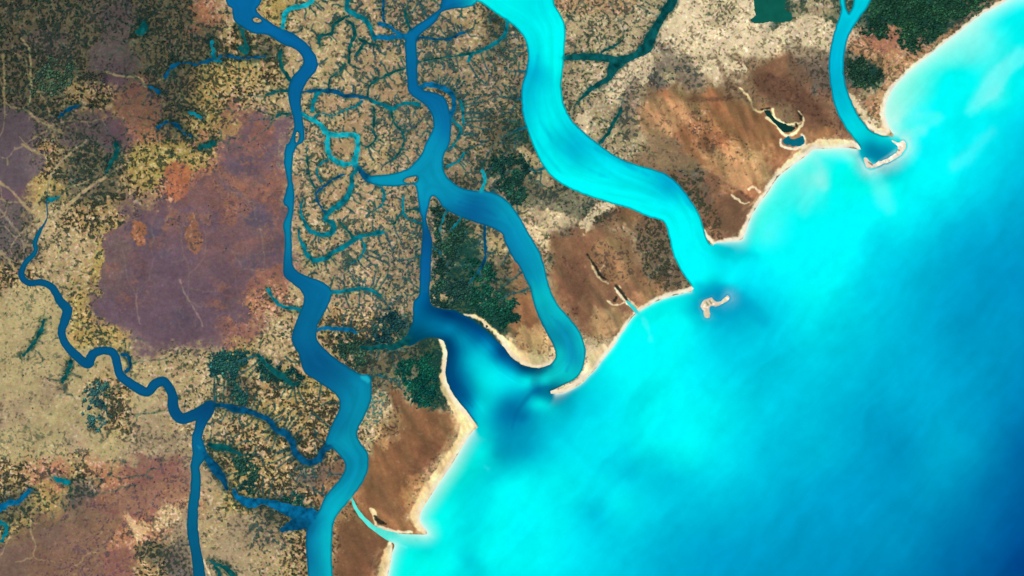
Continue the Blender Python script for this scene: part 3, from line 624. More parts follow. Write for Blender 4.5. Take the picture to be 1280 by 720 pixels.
# middle islands ringed by creeks
for P in [[(402,120),(428,122),(455,124),(458,128),(440,136),(415,142),(400,150),(396,140),(398,126)],
          [(412,174),(442,174),(440,186),(434,196),(426,200),(418,196),(413,186)],
          [(402,240),(418,228),(432,228),(434,240),(424,250),(412,258),(402,254)],
          [(480,100),(500,96),(508,112),(500,126),(480,124),(472,112)],
          [(430,144),(452,140),(462,152),(458,166),(440,164),(420,162)]]:
    cover(patch(P, 4, 3) * .7, 'K', soil=(168,142,108), grain=.5, dens=.2)
# streaks of bare ground along old beach ridges (run up to the right)
ridge = vnoise((XX * .77 + YY * .64) / 6, (XX * -.64 + YY * .77), 7, 611)
rm = sstep(ridge, .12, .3) * patch([(640,80),(655,100),(655,160),(640,190),(600,195),(585,180),(610,130)], 10, 8)
cover(rm * .6, 'K')

# pale tracks and dry beds
for P, w8, cl in [([(27,48,2),(36,60,2.2),(38,75,2),(39,110,2),(36,130,1.5)],.8,(196,186,136)),
              ([(4,70,3),(5,95,2.5),(8,130,2),(30,136,2),(45,148,2.5),(62,158,3),(75,164,4)],.7,(180,168,118)),
              ([(134,90,2),(150,95,2),(174,97,2),(182,108,2)],.8,(196,182,128)),
              ([(192,106,2),(208,92,2),(216,82,1.5)],.7,(190,180,130)),
              ([(48,115,2),(58,130,2),(62,145,1.5)],.6,(180,165,115)),
              ([(40,114,2),(80,115,1.5),(110,118,2),(128,130,2)],.6,(176,160,120)),
              ([(108,176,2),(80,198,2),(66,215,2.5),(60,235,3),(58,265,3),(56,280,2)],.75,(190,176,140)),
              ([(150,208,2),(130,222,2.5),(110,235,2.5),(92,250,3),(75,265,4),(60,282,3)],.75,(190,172,132)),
              ([(0,228,2),(18,242,3),(30,256,3),(44,266,3),(56,270,2)],.7,(186,170,120)),
              ([(0,262,2),(14,280,2.5),(26,295,2),(30,315,2)],.6,(160,146,124)),
              ([(0,314,3),(12,326,3),(18,340,2)],.6,(190,176,136)),
              ([(28,180,2),(44,190,3),(62,196,2)],.6,(190,176,110)),
              ([(225,350,1.2),(230,365,1.2),(240,382,1.5),(250,398,1.5),(253,408,1)],.6,(168,140,128)),
              ([(171,360,1),(171,385,1.2),(175,405,1.2)],.5,(160,134,126)),
              ([(925,110,1.2),(936,122,1.3),(941,134,1.5),(948,140,2),(960,137,1.8)],.85,(236,214,160)),
              ([(966,136,2.6),(967,144,3),(974,152,3),(985,155,2.5),(996,154,2),(1003,153,2)],.95,(238,224,172)),
              ([(998,139,1.5),(1004,146,1.8),(1004,153,2),(999,161,2.5),(990,168,3),(980,169,2.5),(972,158,2),(958,147,2)],.9,(240,226,178)),
              ([(976,174,2.5),(976,182,3),(988,186,3),(1002,184,3),(1007,176,2.5),(1002,168,2.5)],.95,(252,240,206)),
              ([(914,244,1.5),(922,249,1.6),(930,255,2),(936,253,2)],.9,(246,228,184)),
              ([(936,236,3),(942,234,3),(950,240,3)],.85,(240,214,180)),
              ([(735,318,1),(740,332,1.2),(745,342,1.3),(752,350,1.6),(760,354,2)],.8,(226,206,164)),
              ([(755,332,1),(750,338,1),(753,346,1.2)],.8,(226,206,164)),
              ([(769,360,2.2),(776,370,2.4),(782,376,3),(788,382,3)],.95,(246,232,192)),
              ([(759,376,1.2),(766,381,1.6),(774,381,2),(780,377,2)],.9,(240,214,172)),
              ([(774,358,1.2),(782,370,1.6),(792,380,2),(798,386,2)],.8,(228,206,164)),
              ([(463,636,2.6),(467,640,5),(469,648,3),(470,656,2)],.95,(250,234,190)),
              ([(470,656,2.5),(484,662,3),(500,665,3),(515,665,3)],.95,(252,240,206)),
              ([(290,712,1.6),(300,716,1.8),(270,708,1.5)][::2],.9,(236,222,176)),
              ([(255,700,1.5),(258,710,1.8),(264,720,1.8)],.85,(230,212,170)),
              ([(618,362,1),(613,370,1.2),(594,382,1.2)],.6,(150,150,130))]:
    cover(stroke(P, nz=1.3) * w8 * (.95 if P[0][0] < 350 else 1), soil=cl, veg=tuple(int(c * .8) for c in cl), dens=.08, light=.1, grain=.5)
# dark hollows between the ridges
for P in [[(997,140,1.5),(1001,146,3),(1002,150,3)],[(995,155,2),(996,158,2.5)],[(952,137,2),(962,135,2)],[(770,357,3),(776,364,3.5),(781,371,3.5),(785,376,1.5)],[(734,318,2),(742,330,2),(747,338,3),(750,344,3),(760,350,1.5)],[(468,645,2),(474,652,5),(482,655,3)],[(770,372,3),(768,376,3)]]:
    cover(stroke(P, 73, 1, -1, .8) * .9, soil=(44,46,36), veg=(34,38,30), dens=.3, light=.1, grain=.5)
# darker drainage stains in the dunes
for P in [[(895,70,3),(905,95,4),(915,108,4),(930,122,3),(942,135,3)],[(960,92,3),(975,102,3),(990,112,3),(1005,128,4)],[(905,228,1.5),(925,240,2),(940,250,2)],[(860,124,3),(890,124,4),(925,122,3)]]:
    cover(stroke(P, 75, 1.5, -3, 1.5, 6) * .45, soil=(92,66,54), veg=(80,60,50), dens=.3, light=.05, grain=.4)

# green fringe of marsh plants following the creeks, and branching side gullies
nm0 = sstep(-(netD + fbm(XX, YY, 4, 87, 2) * .5), -1.3, .2)
cover(nm0 * .85, soil=(66,102,98), veg=(34,80,82), dens=.45, light=.1, grain=.8)
nl0 = sstep(-(netL + fbm(XX, YY, 5, 88, 3) * 1.6), -1.2, .4)
cover(nl0 * .55, soil=(62,92,82), veg=(30,62,58), dens=.5, light=.1, grain=.9)
fr = sstep(-(creekD + fbm(XX, YY, 7, 83, 3) * 4), -4.2, -.2) * sstep(seaD, 0, 10)
cover(fr * .5, soil=(80,100,76), veg=(30,70,62), dens=.6, light=.2, grain=.9)

pm = sstep(-(paleD + fbm(XX, YY, 4, 89, 2) * .8), -1.1, .3) * np.where((XX > 120) & (YY > 190), .14, .5)
cover(pm, soil=(184,168,124), veg=(150,136,100), dens=.1, light=.2, grain=.7)
leftD = np.full((NY, NX), 12, np.float32)
for col, P in CREEKS:
    if P[0][0] < 330: line_sdf(P, 12, leftD)
lm = sstep(-(leftD + fbm(XX, YY, 8, 85, 4, .6) * 8 + dith * 5), -6.5, -1.5) * (landD > -1) * sstep(-np.abs(XX - 310), -400, -0) 
cover(lm * np.where((YY < 340) | (XX < 130), .75, .5), soil=(66,82,62), veg=(28,50,46), dens=.55, light=.25, grain=1.)
# forests
FOREST = [
 ('dark green coastal forest between the right hand river and the beach, at the top', [(1084,24),(1092,5),(1103,-30),(1300,-30),(1262,-8),(1230,8),(1200,22),(1172,44),(1152,60),(1140,67),(1126,58),(1122,32),(1106,30),(1110,42),(1097,49),(1078,40)], (30,66,48)),
 ('small dark green wood on the inner bend of the right hand cyan river', [(1058,76),(1067,72),(1085,80),(1102,95),(1094,110),(1077,106),(1060,98)], (34,64,48)),
 ('triangular slate green mangrove wood left of the dark blue estuary', [(482,387),(492,392),(500,402),(504,412),(493,426),(476,429),(462,426),(470,408)], (30,66,66)),
 ('olive dark mangrove wood between the left river and the estuary', [(418,418),(432,414),(446,417),(452,430),(456,445),(454,460),(444,458),(428,446),(420,436)], (40,70,58)),
 ('deep green mangrove wood behind the pale beach strip west of the estuary', [(524,444),(540,444),(544,462),(546,485),(540,502),(528,507),(514,496),(504,478),(496,464),(500,454),(512,450)], (16,72,60)),
 ('dark wood on the tongue of land above the estuary', [(542,358),(556,350),(584,352),(586,372),(574,382),(558,384),(546,378)], (32,66,58)),
 ('green wood behind the cream beach on the right bank of the estuary', [(592,366),(604,352),(622,364),(642,376),(646,398),(632,408),(618,406),(600,392),(588,384)], (20,66,54)),
 ('dark wood strip on the wedge below the river fork', [(545,256),(562,268),(584,282),(580,300),(570,320),(556,345),(546,352),(544,300)], (30,62,52)),
 ('dark green wood left of the wide cyan river at its narrow waist', [(612,200),(640,192),(658,196),(664,215),(655,235),(648,255),(632,244),(616,232)], (28,66,56)),
 ('small green wood north of the brown dunes below the forked river', [(586,330),(602,326),(616,334),(614,352),(598,352),(588,344)], (20,68,54)),
 ('dark blue green thicket right of the purple burnt ground', [(264,444),(284,440),(306,442),(304,458),(298,470),(304,488),(308,502),(298,500),(288,478),(268,466)], (30,74,70)),
 ('dark thicket on the khaki plain below the meandering river', [(112,486),(124,476),(136,482),(128,500),(134,520),(122,534),(108,524),(110,504)], (44,84,84)),
 ('green thicket beside the left river bend', [(326,444),(338,452),(352,462),(372,462),(380,470),(366,484),(348,482),(330,470),(320,456)], (22,66,62)),
 ('ragged green scrub round the forked creeks above the lower left creek mouth', [(300,560),(316,566),(322,590),(318,608),(306,612),(296,596),(292,574)], (30,66,58)),
 ('dark marsh thicket above the creek that joins the left river low down', [(350,618),(372,618),(384,630),(388,640),(372,634),(352,626)], (24,70,66)),
 ('green scrub patches among the upper left grey plain', [(40,100),(52,84),(70,76),(92,82),(90,100),(66,112),(46,114)], (58,82,64)),
]
fmasks = []
for lab, P, col in FOREST:
    d = poly_sdf(P, R=20) + fbm(XX, YY, 14, 900, 5, .65) * 13 + dith * 9
    hole = sstep(rank(fbm(XX, YY, 9, 930, 3)) + dith * .3, .74, .84) if lab[:16] != 'dark green coast' else sstep(rank(fbm(XX, YY, 8, 931, 3)) + dith * .3, .88, .95)
    m = sstep(-d, -1.2, 1.2) * (landD > .5) * (1 - hole * .95)
    fmasks.append(m)
    cover(m * .92, soil=tuple(int(c * 1.15) for c in col), veg=tuple(int(c * .8) for c in col), dens=.5, light=.03, grain=.45)

# beaches: (line, width)
BEACH = [
 ([(1300,-26,5),(1259,-1,5),(1225,18,4),(1200,38,4),(1180,53,4),(1160,69,5),(1142,83,5),(1125,99,6),(1114,112,7),(1106,127,8),(1104,142,8),(1106,153,10),(1108,162,10),(1100,164,8),(1090,160,5),(1082,152,3)],'beach','narrow cream beach under the dark forest at the upper right, ending in a hook'),
 ([(1078,188,4),(1066,180,8),(1052,181,12),(1035,180,12),(1020,182,12),(1006,189,12),(988,203,9),(970,219,6),(957,240,5),(945,256,5),(935,274,5),(929,290,6),(920,299,6),(906,301,4),(893,304,4),(885,296,3),(881,288,2.5)],'beach','cream beach arc between the two cyan river mouths'),
 ([(867,361,6),(857,363,6),(840,367,4),(820,374,4),(802,385,4),(790,395,3),(780,409,3),(772,421,3),(765,431,4),(756,443,6)],'beach','thin cream beach below brown dunes, just left of the hooked islet'),
 ([(754,436,12),(746,446,16),(740,455,12),(733,465,8),(726,474,7),(712,484,6),(697,489,4.5),(682,491.5,3.5)],'sand_spit','tapering white sand spit curling round the end of the forked river'),
 ([(696,449,2),(690,454,5),(680,454,11),(664,450,14),(650,445,12),(640,438,11),(630,427,8),(618,414,6),(606,403,5),(594,396,4),(584,394,3),(580,393,2)],'beach','broad cream sand bank on the right side of the estuary'),
 ([(551,425,3),(555,433,5),(556,444,6),(555,458,7),(555,474,9),(560,490,13),(570,506,15),(581,522,16),(586,534,12)],'beach','pale sand strip down the left side of the estuary'),
 ([(584,534,14),(577,550,12),(563,570,12),(549,592,13),(534,613,13),(524,630,13),(520,645,12),(524,657,9),(531,666,5)],'beach','wide cream beach south of the estuary, ending at a sand tip'),
 ([(488,678,5),(485,690,10),(481,704,12),(478,722,13),(465,790,14),(440,880,14)],'beach','cream beach at the bottom edge below the pale tidal channel'),
]
bD, bID = np.full((NY, NX), 30, np.float32), np.full((NY, NX), -1)
for k, (P, nm, lb) in enumerate(BEACH):
    d = line_sdf(P, 14); sel = d < bD; bID[sel] = k; bD = np.minimum(bD, d)
bn = bD + fbm(XX, YY, 7, 95, 3) * 2.2 + dith * 1.5
bmask = sstep(-bn, -1.6, 1.4)
cover(bmask * .97, soil=(236,208,164), veg=(206,176,134), dens=.06, light=.0, grain=.45)
cover(bmask * sstep(-(wd + fbm(XX, YY, 10, 99, 3) * 2.5), -7.5, -2) * .95, soil=(253,240,212), veg=(226,200,160), dens=.0, light=.0, grain=.25)
fade = sstep(-bn, -14, -1) * (1 - bmask) * sstep(seaD, -2, 3) * (seaD < 22)
cover(fade * .35 * sstep(fbm(ux, uy * 3, 12, 97, 3), -.2, .5), soil=(224,196,148), veg=(160,128,92), dens=.2, light=.3, grain=.6)
# sand of the islets, and bare mud on the river islands
for k, d in enumerate(isl):
    m = sstep(-d, -3, 1)
    if k < 2: cover(m, soil=(252,226,202) if k == 0 else (226,206,176), veg=(206,190,166), dens=.12, light=.2, grain=.5)
    else: cover(m * .7, 'k')
for P in [[(1086,203,2),(1090,206,2)],[(1122,187,2),(1124,188,2)],[(883,378,1.5),(885,381,2)],[(887,376,1.5),(889,379,1.5)]]:
    cover(sstep(-line_sdf(P, 6), -.8, .6) * .7, soil=(120,120,84), veg=(84,96,60), dens=.3, light=.1, grain=.5)

# self-grown drainage: thin dark threads where a warped noise crosses zero
marsh = np.clip((land[..., 6] / 255 - .30) / .2, 0, 1) * np.clip((land[..., 8] / 255 - .6) / .3, 0, 1)
f1 = fbm(XX + fbm(XX, YY, 15, 1401, 2) * 7, YY + fbm(XX, YY, 15, 1402, 2) * 7, 22, 1403, 3)
thr = sstep(-np.abs(f1), -.055, -.012) * marsh * (landD > 1) * sstep(fbm(XX, YY, 30, 1404, 2), -.35, .1)
cover((thr * .62).astype(np.float32), soil=(58, 80, 68), veg=(30, 58, 54), dens=.6, light=.12, grain=.9)
# tone drift over the plain
tone = fbm(XX, YY, 60, 120, 4) * .07 + fbm(XX, YY, 13, 130, 3) * .10
land[..., :6] *= (1 + tone)[..., None]
land[..., :6] *= (1 - .17 * sstep(-XX, -320, -240) * sstep(-YY, -230, -120))[..., None]
# wind-drawn streaks in the dunes
brown = np.clip((land[..., 0] - land[..., 2] - 45) / 25, 0, 1) * (land[..., 8] < 150) * sstep(XX, 380, 460)
streak = fbm((XX * .94 - YY * .34) * 1.0, (XX * .34 + YY * .94) / 4.5, 7, 140, 3)
st2 = fbm((XX * .80 - YY * .60), (XX * .60 + YY * .80) / 6, 14, 145, 4)
land[..., :6] *= (1 + (.22 * streak + .26 * st2) * brown)[..., None]
land[..., 0] *= 1 + .03 * brown; land[..., 1] *= 1 + .05 * brown
land[..., 0] += 20 * st2 * brown
land[..., 1] += 5 * fbm(XX, YY, 20, 149, 4) * brown
warm = sstep(-XX, -760, -640) * (1 - bm)
land[..., 0] *= 1 + .035 * warm; land[..., 2] *= 1 - .05 * warm
soil = lin(np.clip(land[..., :3], 0, 255)).astype(np.float32)
veg = lin(np.clip(land[..., 3:6], 0, 255)).astype(np.float32)
dens, lightd, grain = land[..., 6] / 255, land[..., 7] / 255, land[..., 8] / 255
clus = fbm(XX, YY, 16, 1501, 4, .65) * .36
cov = np.clip(dens * 1.02 + clus * sstep(dens, .1, .3), .0, .96)
cov = np.where(dens < .09, -.2, cov)
gz = sstep(fbm(XX, YY, 45, 1541, 3), -.25, .35)
rk = rank(rank(spots(2.5, 1511)) * (1 - gz) + rank(spots(5.2, 1551)) * gz * .55 + rank(spots(2.3, 1561)) * gz * .45)
clump = sstep(rk, 1 - cov - .19, 1 - cov + .15)
nm = sstep(-(netD + fbm(XX, YY, 4, 87, 2) * .5), -1.0, .35)
clump = np.maximum(clump, np.maximum(nm * .9, .45 * thr) * (.45 + .55 * sstep(rk, .15, .7)))
lightd = lightd * (1 - .8 * nm)
bc = np.clip(lightd * .62 + fbm(XX, YY, 12, 1521, 3) * .14 * sstep(lightd, .03, .2), 0, .9)
rk2 = rank(spots(2.6, 1531)) * .8 + (1 - rk) * .2
bare = sstep(rk2, 1 - bc - .12, 1 - bc + .12) * (1 - .75 * clump)
bare[lightd < .02] = 0

# ---------------------------------------------------------------- relief
h = np.where(wd > 0, 3.2 * (1 - np.exp(-np.clip(wd, 0, 30) / 2.5)), wd * 1.6)
h = np.maximum(h, -14)
up = sstep(wd, 1, 8)
h += up * (3 * fbm(XX, YY, 30, 150, 4) + 1.5 + clump * grain * 3.5 + 6 * brown * (streak * .5 + .5) * .6)
H = h.astype(np.float32)

# ---------------------------------------------------------------- mesh from grid
VX = (XX - 640) * S; VY = (360 - YY) * S
def grid_mesh(name, fmask, Z, attrs, mat):
    jj, ii = np.nonzero(fmask)
    a = jj * NX + ii
    quads = np.stack([a, a + NX, a + NX + 1, a + 1], 1)
    used, inv = np.unique(quads.ravel(), return_inverse=True)
    me = bpy.data.meshes.new(name)
    co = np.stack([VX.ravel()[used], VY.ravel()[used], Z.ravel()[used]], 1).astype(np.float32)
    me.vertices.add(len(used)); me.vertices.foreach_set('co', co.ravel())
    nf = len(quads)
    me.loops.add(nf * 4); me.loops.foreach_set('vertex_index', inv.astype(np.int32))
    me.polygons.add(nf); me.polygons.foreach_set('loop_start', np.arange(0, nf * 4, 4, dtype=np.int32))
    me.polygons.foreach_set('loop_total', np.full(nf, 4, np.int32))
    me.polygons.foreach_set('use_smooth', np.ones(nf, bool))
    me.update(calc_edges=True)
    for an, arr in attrs.items():
        if arr.ndim == 3:
            at = me.attributes.new(an, 'FLOAT_COLOR', 'POINT')
            v = np.ones((len(used), 4), np.float32); v[:, :3] = arr.reshape(-1, 3)[used]
            at.data.foreach_set('color', v.ravel())
        else:
            at = me.attributes.new(an, 'FLOAT', 'POINT')
            at.data.foreach_set('value', arr.ravel()[used].astype(np.float32))
    me.materials.append(mat)
    o = bpy.data.objects.new(name, me); C.objects.link(o)
    return o
def tag(o, label, cat, kind=None, group=None):
    o['label'] = label; o['category'] = cat
    if kind: o['kind'] = kind
    if group: o['group'] = group
    return o

# ---------------------------------------------------------------- materials
def new_mat(name, rough=1.0, spec=0.0):
    m = bpy.data.materials.new(name); m.use_nodes = True
    nt = m.node_tree; b = nt.nodes['Principled BSDF']
    b.inputs['Roughness'].default_value = rough
    b.inputs['Specular IOR Level'].default_value = spec
    return m, nt, b
def N(nt, t, **kw):
    n = nt.nodes.new(t)
    for k, v in kw.items(): setattr(n, k, v)
    return n
def L(nt, a, b): nt.links.new(a, b)
def attr(nt, name): 
    a = N(nt, 'ShaderNodeAttribute'); a.attribute_name = name; return a
def math_(nt, op, a, b=None, c=None, clamp=False):
    m = N(nt, 'ShaderNodeMath', operation=op); m.use_clamp = clamp
    for i, v in enumerate((a, b, c)):
        if v is None: continue
        if isinstance(v, (int, float)): m.inputs[i].default_value = v
        else: L(nt, v, m.inputs[i])
    return m.outputs[0]
def noise(nt, co, scale, detail=2, rough=.5, dist=0):
    n = N(nt, 'ShaderNodeTexNoise'); n.inputs['Scale'].default_value = scale; n.inputs['Detail'].default_value = detail
    n.inputs['Roughness'].default_value = rough; n.inputs['Distortion'].default_value = dist
    L(nt, co, n.inputs['Vector']); return n
def mix(nt, fac, a, b, bt='MIX'):
    m = N(nt, 'ShaderNodeMix', data_type='RGBA', blend_type=bt)
    for v, s in ((fac, m.inputs[0]), (a, m.inputs[6]), (b, m.inputs[7])):
        if isinstance(v, (int, float)): s.default_value = v
        elif isinstance(v, tuple): s.default_value = (*v, 1)
        else: L(nt, v, s)
    return m.outputs[2]

def land_material(name, bump=6.0):
    m, nt, b = new_mat(name)
    co = N(nt, 'ShaderNodeTexCoord').outputs['Object']
    de, li, gr = (attr(nt, k).outputs['Fac'] for k in ('plant_cover', 'bare_spots', 'grain'))
    so, ve = attr(nt, 'soil').outputs['Color'], attr(nt, 'plants').outputs['Color']
    n1 = noise(nt, co, 1 / 16, 2, .55)
    f = math_(nt, 'MULTIPLY_ADD', math_(nt, 'SUBTRACT', n1.outputs['Fac'], .5), math_(nt, 'MULTIPLY', gr, 1.3), de, clamp=True)
    c = mix(nt, math_(nt, 'MULTIPLY', f, .96), so, ve)
    hs = N(nt, 'ShaderNodeHueSaturation'); hs.inputs['Saturation'].default_value = .82; hs.inputs['Value'].default_value = 1.55; L(nt, so, hs.inputs['Color'])
    c = mix(nt, math_(nt, 'MULTIPLY', li, .9), c, hs.outputs[0])
    # colour grain (soils and plants of many tints)
    n3 = noise(nt, co, 1 / 28, 1.5, .5)
    c3 = mix(nt, math_(nt, 'MULTIPLY', gr, .85), (.5, .5, .5), n3.outputs['Color'])
    c = mix(nt, .6, c, c3, 'OVERLAY')
    n4 = noise(nt, co, 1 / 60, 4, .65)
    v4 = math_(nt, 'MULTIPLY_ADD', math_(nt, 'SUBTRACT', n4.outputs['Fac'], .5), math_(nt, 'MULTIPLY', gr, 1.5), 1.0)
    mm = N(nt, 'ShaderNodeVectorMath', operation='SCALE'); L(nt, c, mm.inputs[0]); L(nt, v4, mm.inputs['Scale'])
    L(nt, mm.outputs[0], b.inputs['Base Color'])
    bp = N(nt, 'ShaderNodeBump'); bp.inputs['Distance'].default_value = bump; bp.inputs['Strength'].default_value = .6
    hh = math_(nt, 'MULTIPLY', math_(nt, 'ADD', f, n3.outputs['Fac']), gr)
    L(nt, hh, bp.inputs['Height']); L(nt, bp.outputs[0], b.inputs['Normal'])
    return m
M_land = land_material('scrub_soil', 7); M_beach = land_material('beach_sand', 3); M_isl = land_material('islet_sand', 3)

def water_material():
    m, nt, b = new_mat('silty_water', .6, 0.0)
    co = N(nt, 'ShaderNodeTexCoord').outputs['Object']
    n = noise(nt, co, 1 / 90, 4, .6)
    v = math_(nt, 'MULTIPLY_ADD', math_(nt, 'SUBTRACT', n.outputs['Fac'], .5), .10, 1.0)
    mm = N(nt, 'ShaderNodeVectorMath', operation='SCALE'); L(nt, attr(nt, 'silt').outputs['Color'], mm.inputs[0]); L(nt, v, mm.inputs['Scale'])
    L(nt, mm.outputs[0], b.inputs['Base Color'])
    bp = N(nt, 'ShaderNodeBump'); bp.inputs['Distance'].default_value = .5; bp.inputs['Strength'].default_value = .3
    n2 = noise(nt, co, 1 / 20, 3, .6); L(nt, n2.outputs['Fac'], bp.inputs['Height']); L(nt, bp.outputs[0], b.inputs['Normal'])
    return m
M_water = water_material()

# ---------------------------------------------------------------- ground, beaches, islets
def fc(a): return (a[:-1, :-1] + a[1:, :-1] + a[:-1, 1:] + a[1:, 1:]) / 4
fw, fb, fbid = fc(wd), fc(bn), bID[:-1, :-1]
la = {'soil': soil, 'plants': veg, 'plant_cover': clump, 'bare_spots': bare, 'grain': grain}
left = np.ones((NY - 1, NX - 1), bool)
for (nm, lb, P), d in zip(ISLETS, isl):
    m = (fc(d) < 2.5) & left; left &= ~m
    tag(grid_mesh(nm, m, H, la, M_isl), lb, 'islet' if nm == 'sandbar_islet' else 'island')
for k, (P, nm, lb) in enumerate(BEACH):
    m = (fb < .4) & (fbid == k) & (fw > -1.5) & left; left &= ~m
    tag(grid_mesh(nm, m, H, la, M_beach), lb, 'beach' if nm == 'beach' else 'sand spit', 'structure')
tag(grid_mesh('ground', left, H, la, M_land), 'low coastal plain of khaki scrub, purple burnt ground and brown dunes', 'ground', 'structure')

# ---------------------------------------------------------------- waters
Z0 = np.zeros((NY, NX), np.float32)
sds = [fc(b[2]) for b in bodies]
own = np.argmin(np.stack(sds), axis=0)
wet = fw < 2.2
# rivers win over the sea inside their banks only upstream of the coast
for k, (nm, lb, sd, col) in enumerate(bodies):
    m = wet & (own == k)
    cat = {'sea': 'sea', 'estuary': 'estuary', 'river': 'river', 'tidal_channel': 'channel', 'lagoon': 'lagoon', 'creek': 'creeks'}[nm]
    tag(grid_mesh(nm, m, Z0, {'silt': wlin}, M_water), lb, cat, 'structure')

# ---------------------------------------------------------------- woods and scrub: real clumps of crowns
def hsamp(A, x, y):
    i = np.clip(np.searchsorted(GX, x), 0, NX - 1); j = np.clip(np.searchsorted(GY, y), 0, NY - 1)
    return A[j, i]
def ico():
    t = (1 + 5 ** .5) / 2
    v = np.array([(-1,t,0),(1,t,0),(-1,-t,0),(1,-t,0),(0,-1,t),(0,1,t),(0,-1,-t),(0,1,-t),(t,0,-1),(t,0,1),(-t,0,-1),(-t,0,1)], float)
    v /= np.linalg.norm(v[0])
    f = np.array([(0,11,5),(0,5,1),(0,1,7),(0,7,10),(0,10,11),(1,5,9),(5,11,4),(11,10,2),(10,7,6),(7,1,8),(3,9,4),(3,4,2),(3,2,6),(3,6,8),(3,8,9),(4,9,5),(2,4,11),(6,2,10),(8,6,7),(9,8,1)])
    return v, f
IV, IF = ico()
def crowns(name, xs, ys, rad, hei, cols, mat):
    n = len(xs)
    ang = rng.uniform(0, 6.28, n); c, s = np.cos(ang), np.sin(ang)
    vj = IV[None] * (1 + rng.normal(0, .22, (n, 12, 1)))
    ex = rng.uniform(.75, 1.35, n)
    x = (vj[..., 0] * c[:, None] - vj[..., 1] * s[:, None]) * rad[:, None] * ex[:, None]
    y = (vj[..., 0] * s[:, None] + vj[..., 1] * c[:, None]) * rad[:, None]
    z = vj[..., 2] * hei[:, None] + hei[:, None] * .45
    g = hsamp(H, xs, ys)
    V = np.stack([x + ((xs - 640) * S)[:, None], y + ((360 - ys) * S)[:, None], z + g[:, None]], 2).reshape(-1, 3).astype(np.float32)
    F = (IF[None] + (np.arange(n) * 12)[:, None, None]).reshape(-1)
    me = bpy.data.meshes.new(name)
    me.vertices.add(len(V)); me.vertices.foreach_set('co', V.ravel())
    nf = n * 20
    me.loops.add(nf * 3); me.loops.foreach_set('vertex_index', F.astype(np.int32))
    me.polygons.add(nf); me.polygons.foreach_set('loop_start', np.arange(0, nf * 3, 3, dtype=np.int32))
    me.polygons.foreach_set('loop_total', np.full(nf, 3, np.int32)); me.polygons.foreach_set('use_smooth', np.ones(nf, bool))
    me.update(calc_edges=True)
    at = me.attributes.new('tint', 'FLOAT_COLOR', 'POINT')
    cc = np.ones((n, 12, 4), np.float32); cc[..., :3] = cols[:, None]
    at.data.foreach_set('color', cc.ravel())
    me.materials.append(mat)
    o = bpy.data.objects.new(name, me); C.objects.link(o); return o
m, nt, b = new_mat('foliage')
co = N(nt, 'ShaderNodeTexCoord').outputs['Object']
nz = noise(nt, co, 1 / 9, 3, .6)
v = math_(nt, 'MULTIPLY_ADD', nz.outputs['Fac'], 1.0, .5)
mm = N(nt, 'ShaderNodeVectorMath', operation='SCALE'); L(nt, attr(nt, 'tint').outputs['Color'], mm.inputs[0]); L(nt, v, mm.inputs['Scale'])
L(nt, mm.outputs[0], b.inputs['Base Color'])
M_fol = m

fall = np.zeros((NY, NX), np.float32)
for (lab, P, col), msk in zip(FOREST, fmasks):
    P = np.array(P, float); x0, y0 = P.min(0) - 6; x1, y1 = P.max(0) + 6
    x1 = min(x1, 1300); y0 = max(y0, -20)
    n = int((x1 - x0) * (y1 - y0) / 4.2)
    xs, ys = rng.uniform(x0, x1, n), rng.uniform(y0, y1, n)
    keep = (rng.random(n) < hsamp(msk, xs, ys)) & (hsamp(landD, xs, ys) > 1.2)
    xs, ys = xs[keep], ys[keep]; n = len(xs)
    base = lin(col)
    lo_ = fbm(xs.astype(np.float32), ys.astype(np.float32), 13, 951, 3)
    cols = base[None] * np.exp(rng.normal(.3, .3, (n, 1)) + .8 * lo_[:, None]) * (1 + np.clip(lo_, -.5, 1)[:, None] * np.array([.5, .15, -.25])) * (1 + rng.normal(0, .12, (n, 3)))
    crowns('woodland', xs, ys, rng.uniform(6, 17, n), rng.uniform(3, 7, n), cols.clip(.002, .6), M_fol)
    tag(bpy.data.objects[-1] if False else C.objects[-1], lab, 'woodland', 'stuff')
    fall = np.maximum(fall, msk)

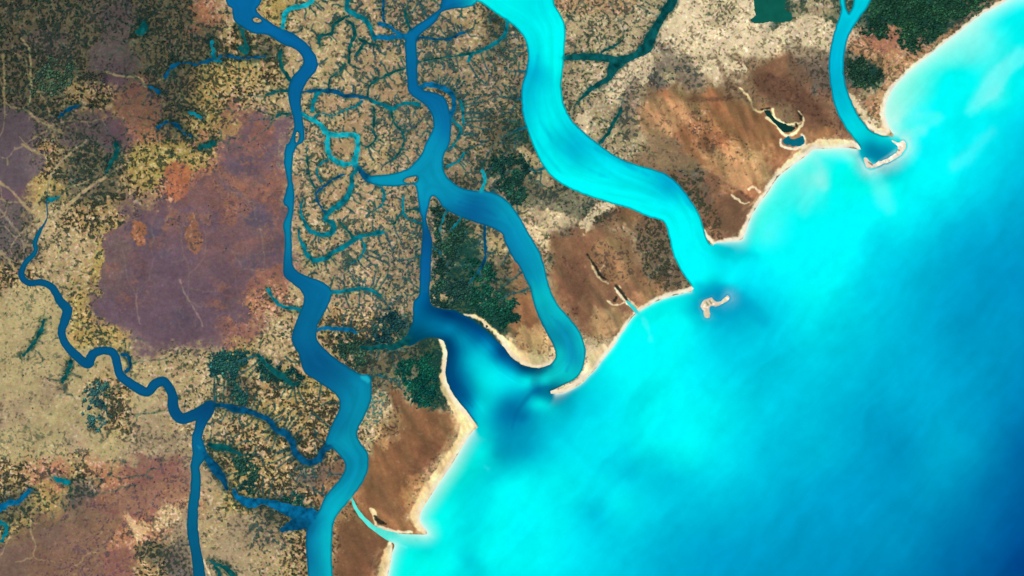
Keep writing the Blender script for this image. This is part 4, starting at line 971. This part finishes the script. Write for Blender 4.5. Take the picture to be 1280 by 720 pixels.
ZONES = [('scrub on the grey and purple plain at the upper left', lambda x, y: (x < 355) & (y < 260)),
         ('scattered bushes on the khaki plain at the lower left', lambda x, y: (x < 355) & (y >= 260)),
         ('mangrove clumps of the creek marshes between the two left blue rivers', lambda x, y: (x >= 355) & (x < 535) & (y < 350)),
         ('mangrove clumps between the forked blue river and the wide cyan river', lambda x, y: (x >= 535) & (x < 700) & (y < 350)),
         ('bushes along the lower left river and its creek mouths', lambda x, y: (x >= 355) & (x < 600) & (y >= 350)),
         ('dune scrub between the wide cyan river and the right coast', lambda x, y: (x >= 700) | ((x >= 600) & (y >= 350)))]
n = 120000
xs, ys = rng.uniform(-15, 1295, n), rng.uniform(-15, 735, n)
pd = hsamp(clump, xs, ys) ** 1.5 * np.clip(hsamp(grain, xs, ys) * 1.3 - .3, 0, 1)
keep = (rng.random(n) < pd * .55) & (hsamp(landD, xs, ys) > 1.0) & (hsamp(fall, xs, ys) < .3)
xs, ys = xs[keep], ys[keep]
tin = hsamp(veg, xs, ys)
for lab, fz in ZONES:
    k = fz(xs, ys); n = int(k.sum())
    if n < 10: continue
    cols = tin[k] * rng.uniform(.9, 2.0, (n, 1)) * (1 + rng.normal(0, .16, (n, 3)))
    crowns('scrub', xs[k], ys[k], rng.uniform(6, 12, n), rng.uniform(3, 6, n), cols.clip(.002, .6), M_fol)
    tag(C.objects[-1], lab, 'scrub', 'stuff')
print('CLUMPS', len(xs), 'GRID', NX, NY)

# ---------------------------------------------------------------- light, sky, camera
sc = bpy.context.scene
elev, azim = math.radians(52), math.radians(-40)      # sun in the upper left (north-west)
sun = bpy.data.lights.new('sun', 'SUN'); sun.energy = 4.2; sun.angle = math.radians(.53); sun.color = (1, .97, .92)
so = bpy.data.objects.new('sun', sun); C.objects.link(so)
so.rotation_euler = (math.radians(90) - elev, 0, math.radians(180) - azim)
so.location = (0, 0, 9000)
w = bpy.data.worlds.new('World'); sc.world = w; w.use_nodes = True
nt = w.node_tree; sky = nt.nodes.new('ShaderNodeTexSky'); sky.sky_type = 'NISHITA'; sky.sun_disc = False
sky.sun_elevation = elev; sky.sun_rotation = azim
bg = nt.nodes['Background']; bg.inputs['Strength'].default_value = .08; nt.links.new(sky.outputs[0], bg.inputs[0])
cam = bpy.data.cameras.new('camera'); co_ = bpy.data.objects.new('camera', cam); C.objects.link(co_)
cam.sensor_width = 36; HGT = 20000.0
cam.lens = 36 * HGT / 12800.0
co_.location = (0, 0, HGT); cam.clip_start = 100; cam.clip_end = 400000
sc.camera = co_
sc.view_settings.view_transform = 'Standard'; sc.view_settings.look = 'None'
sc.view_settings.exposure = 0.24; sc.view_settings.gamma = 1
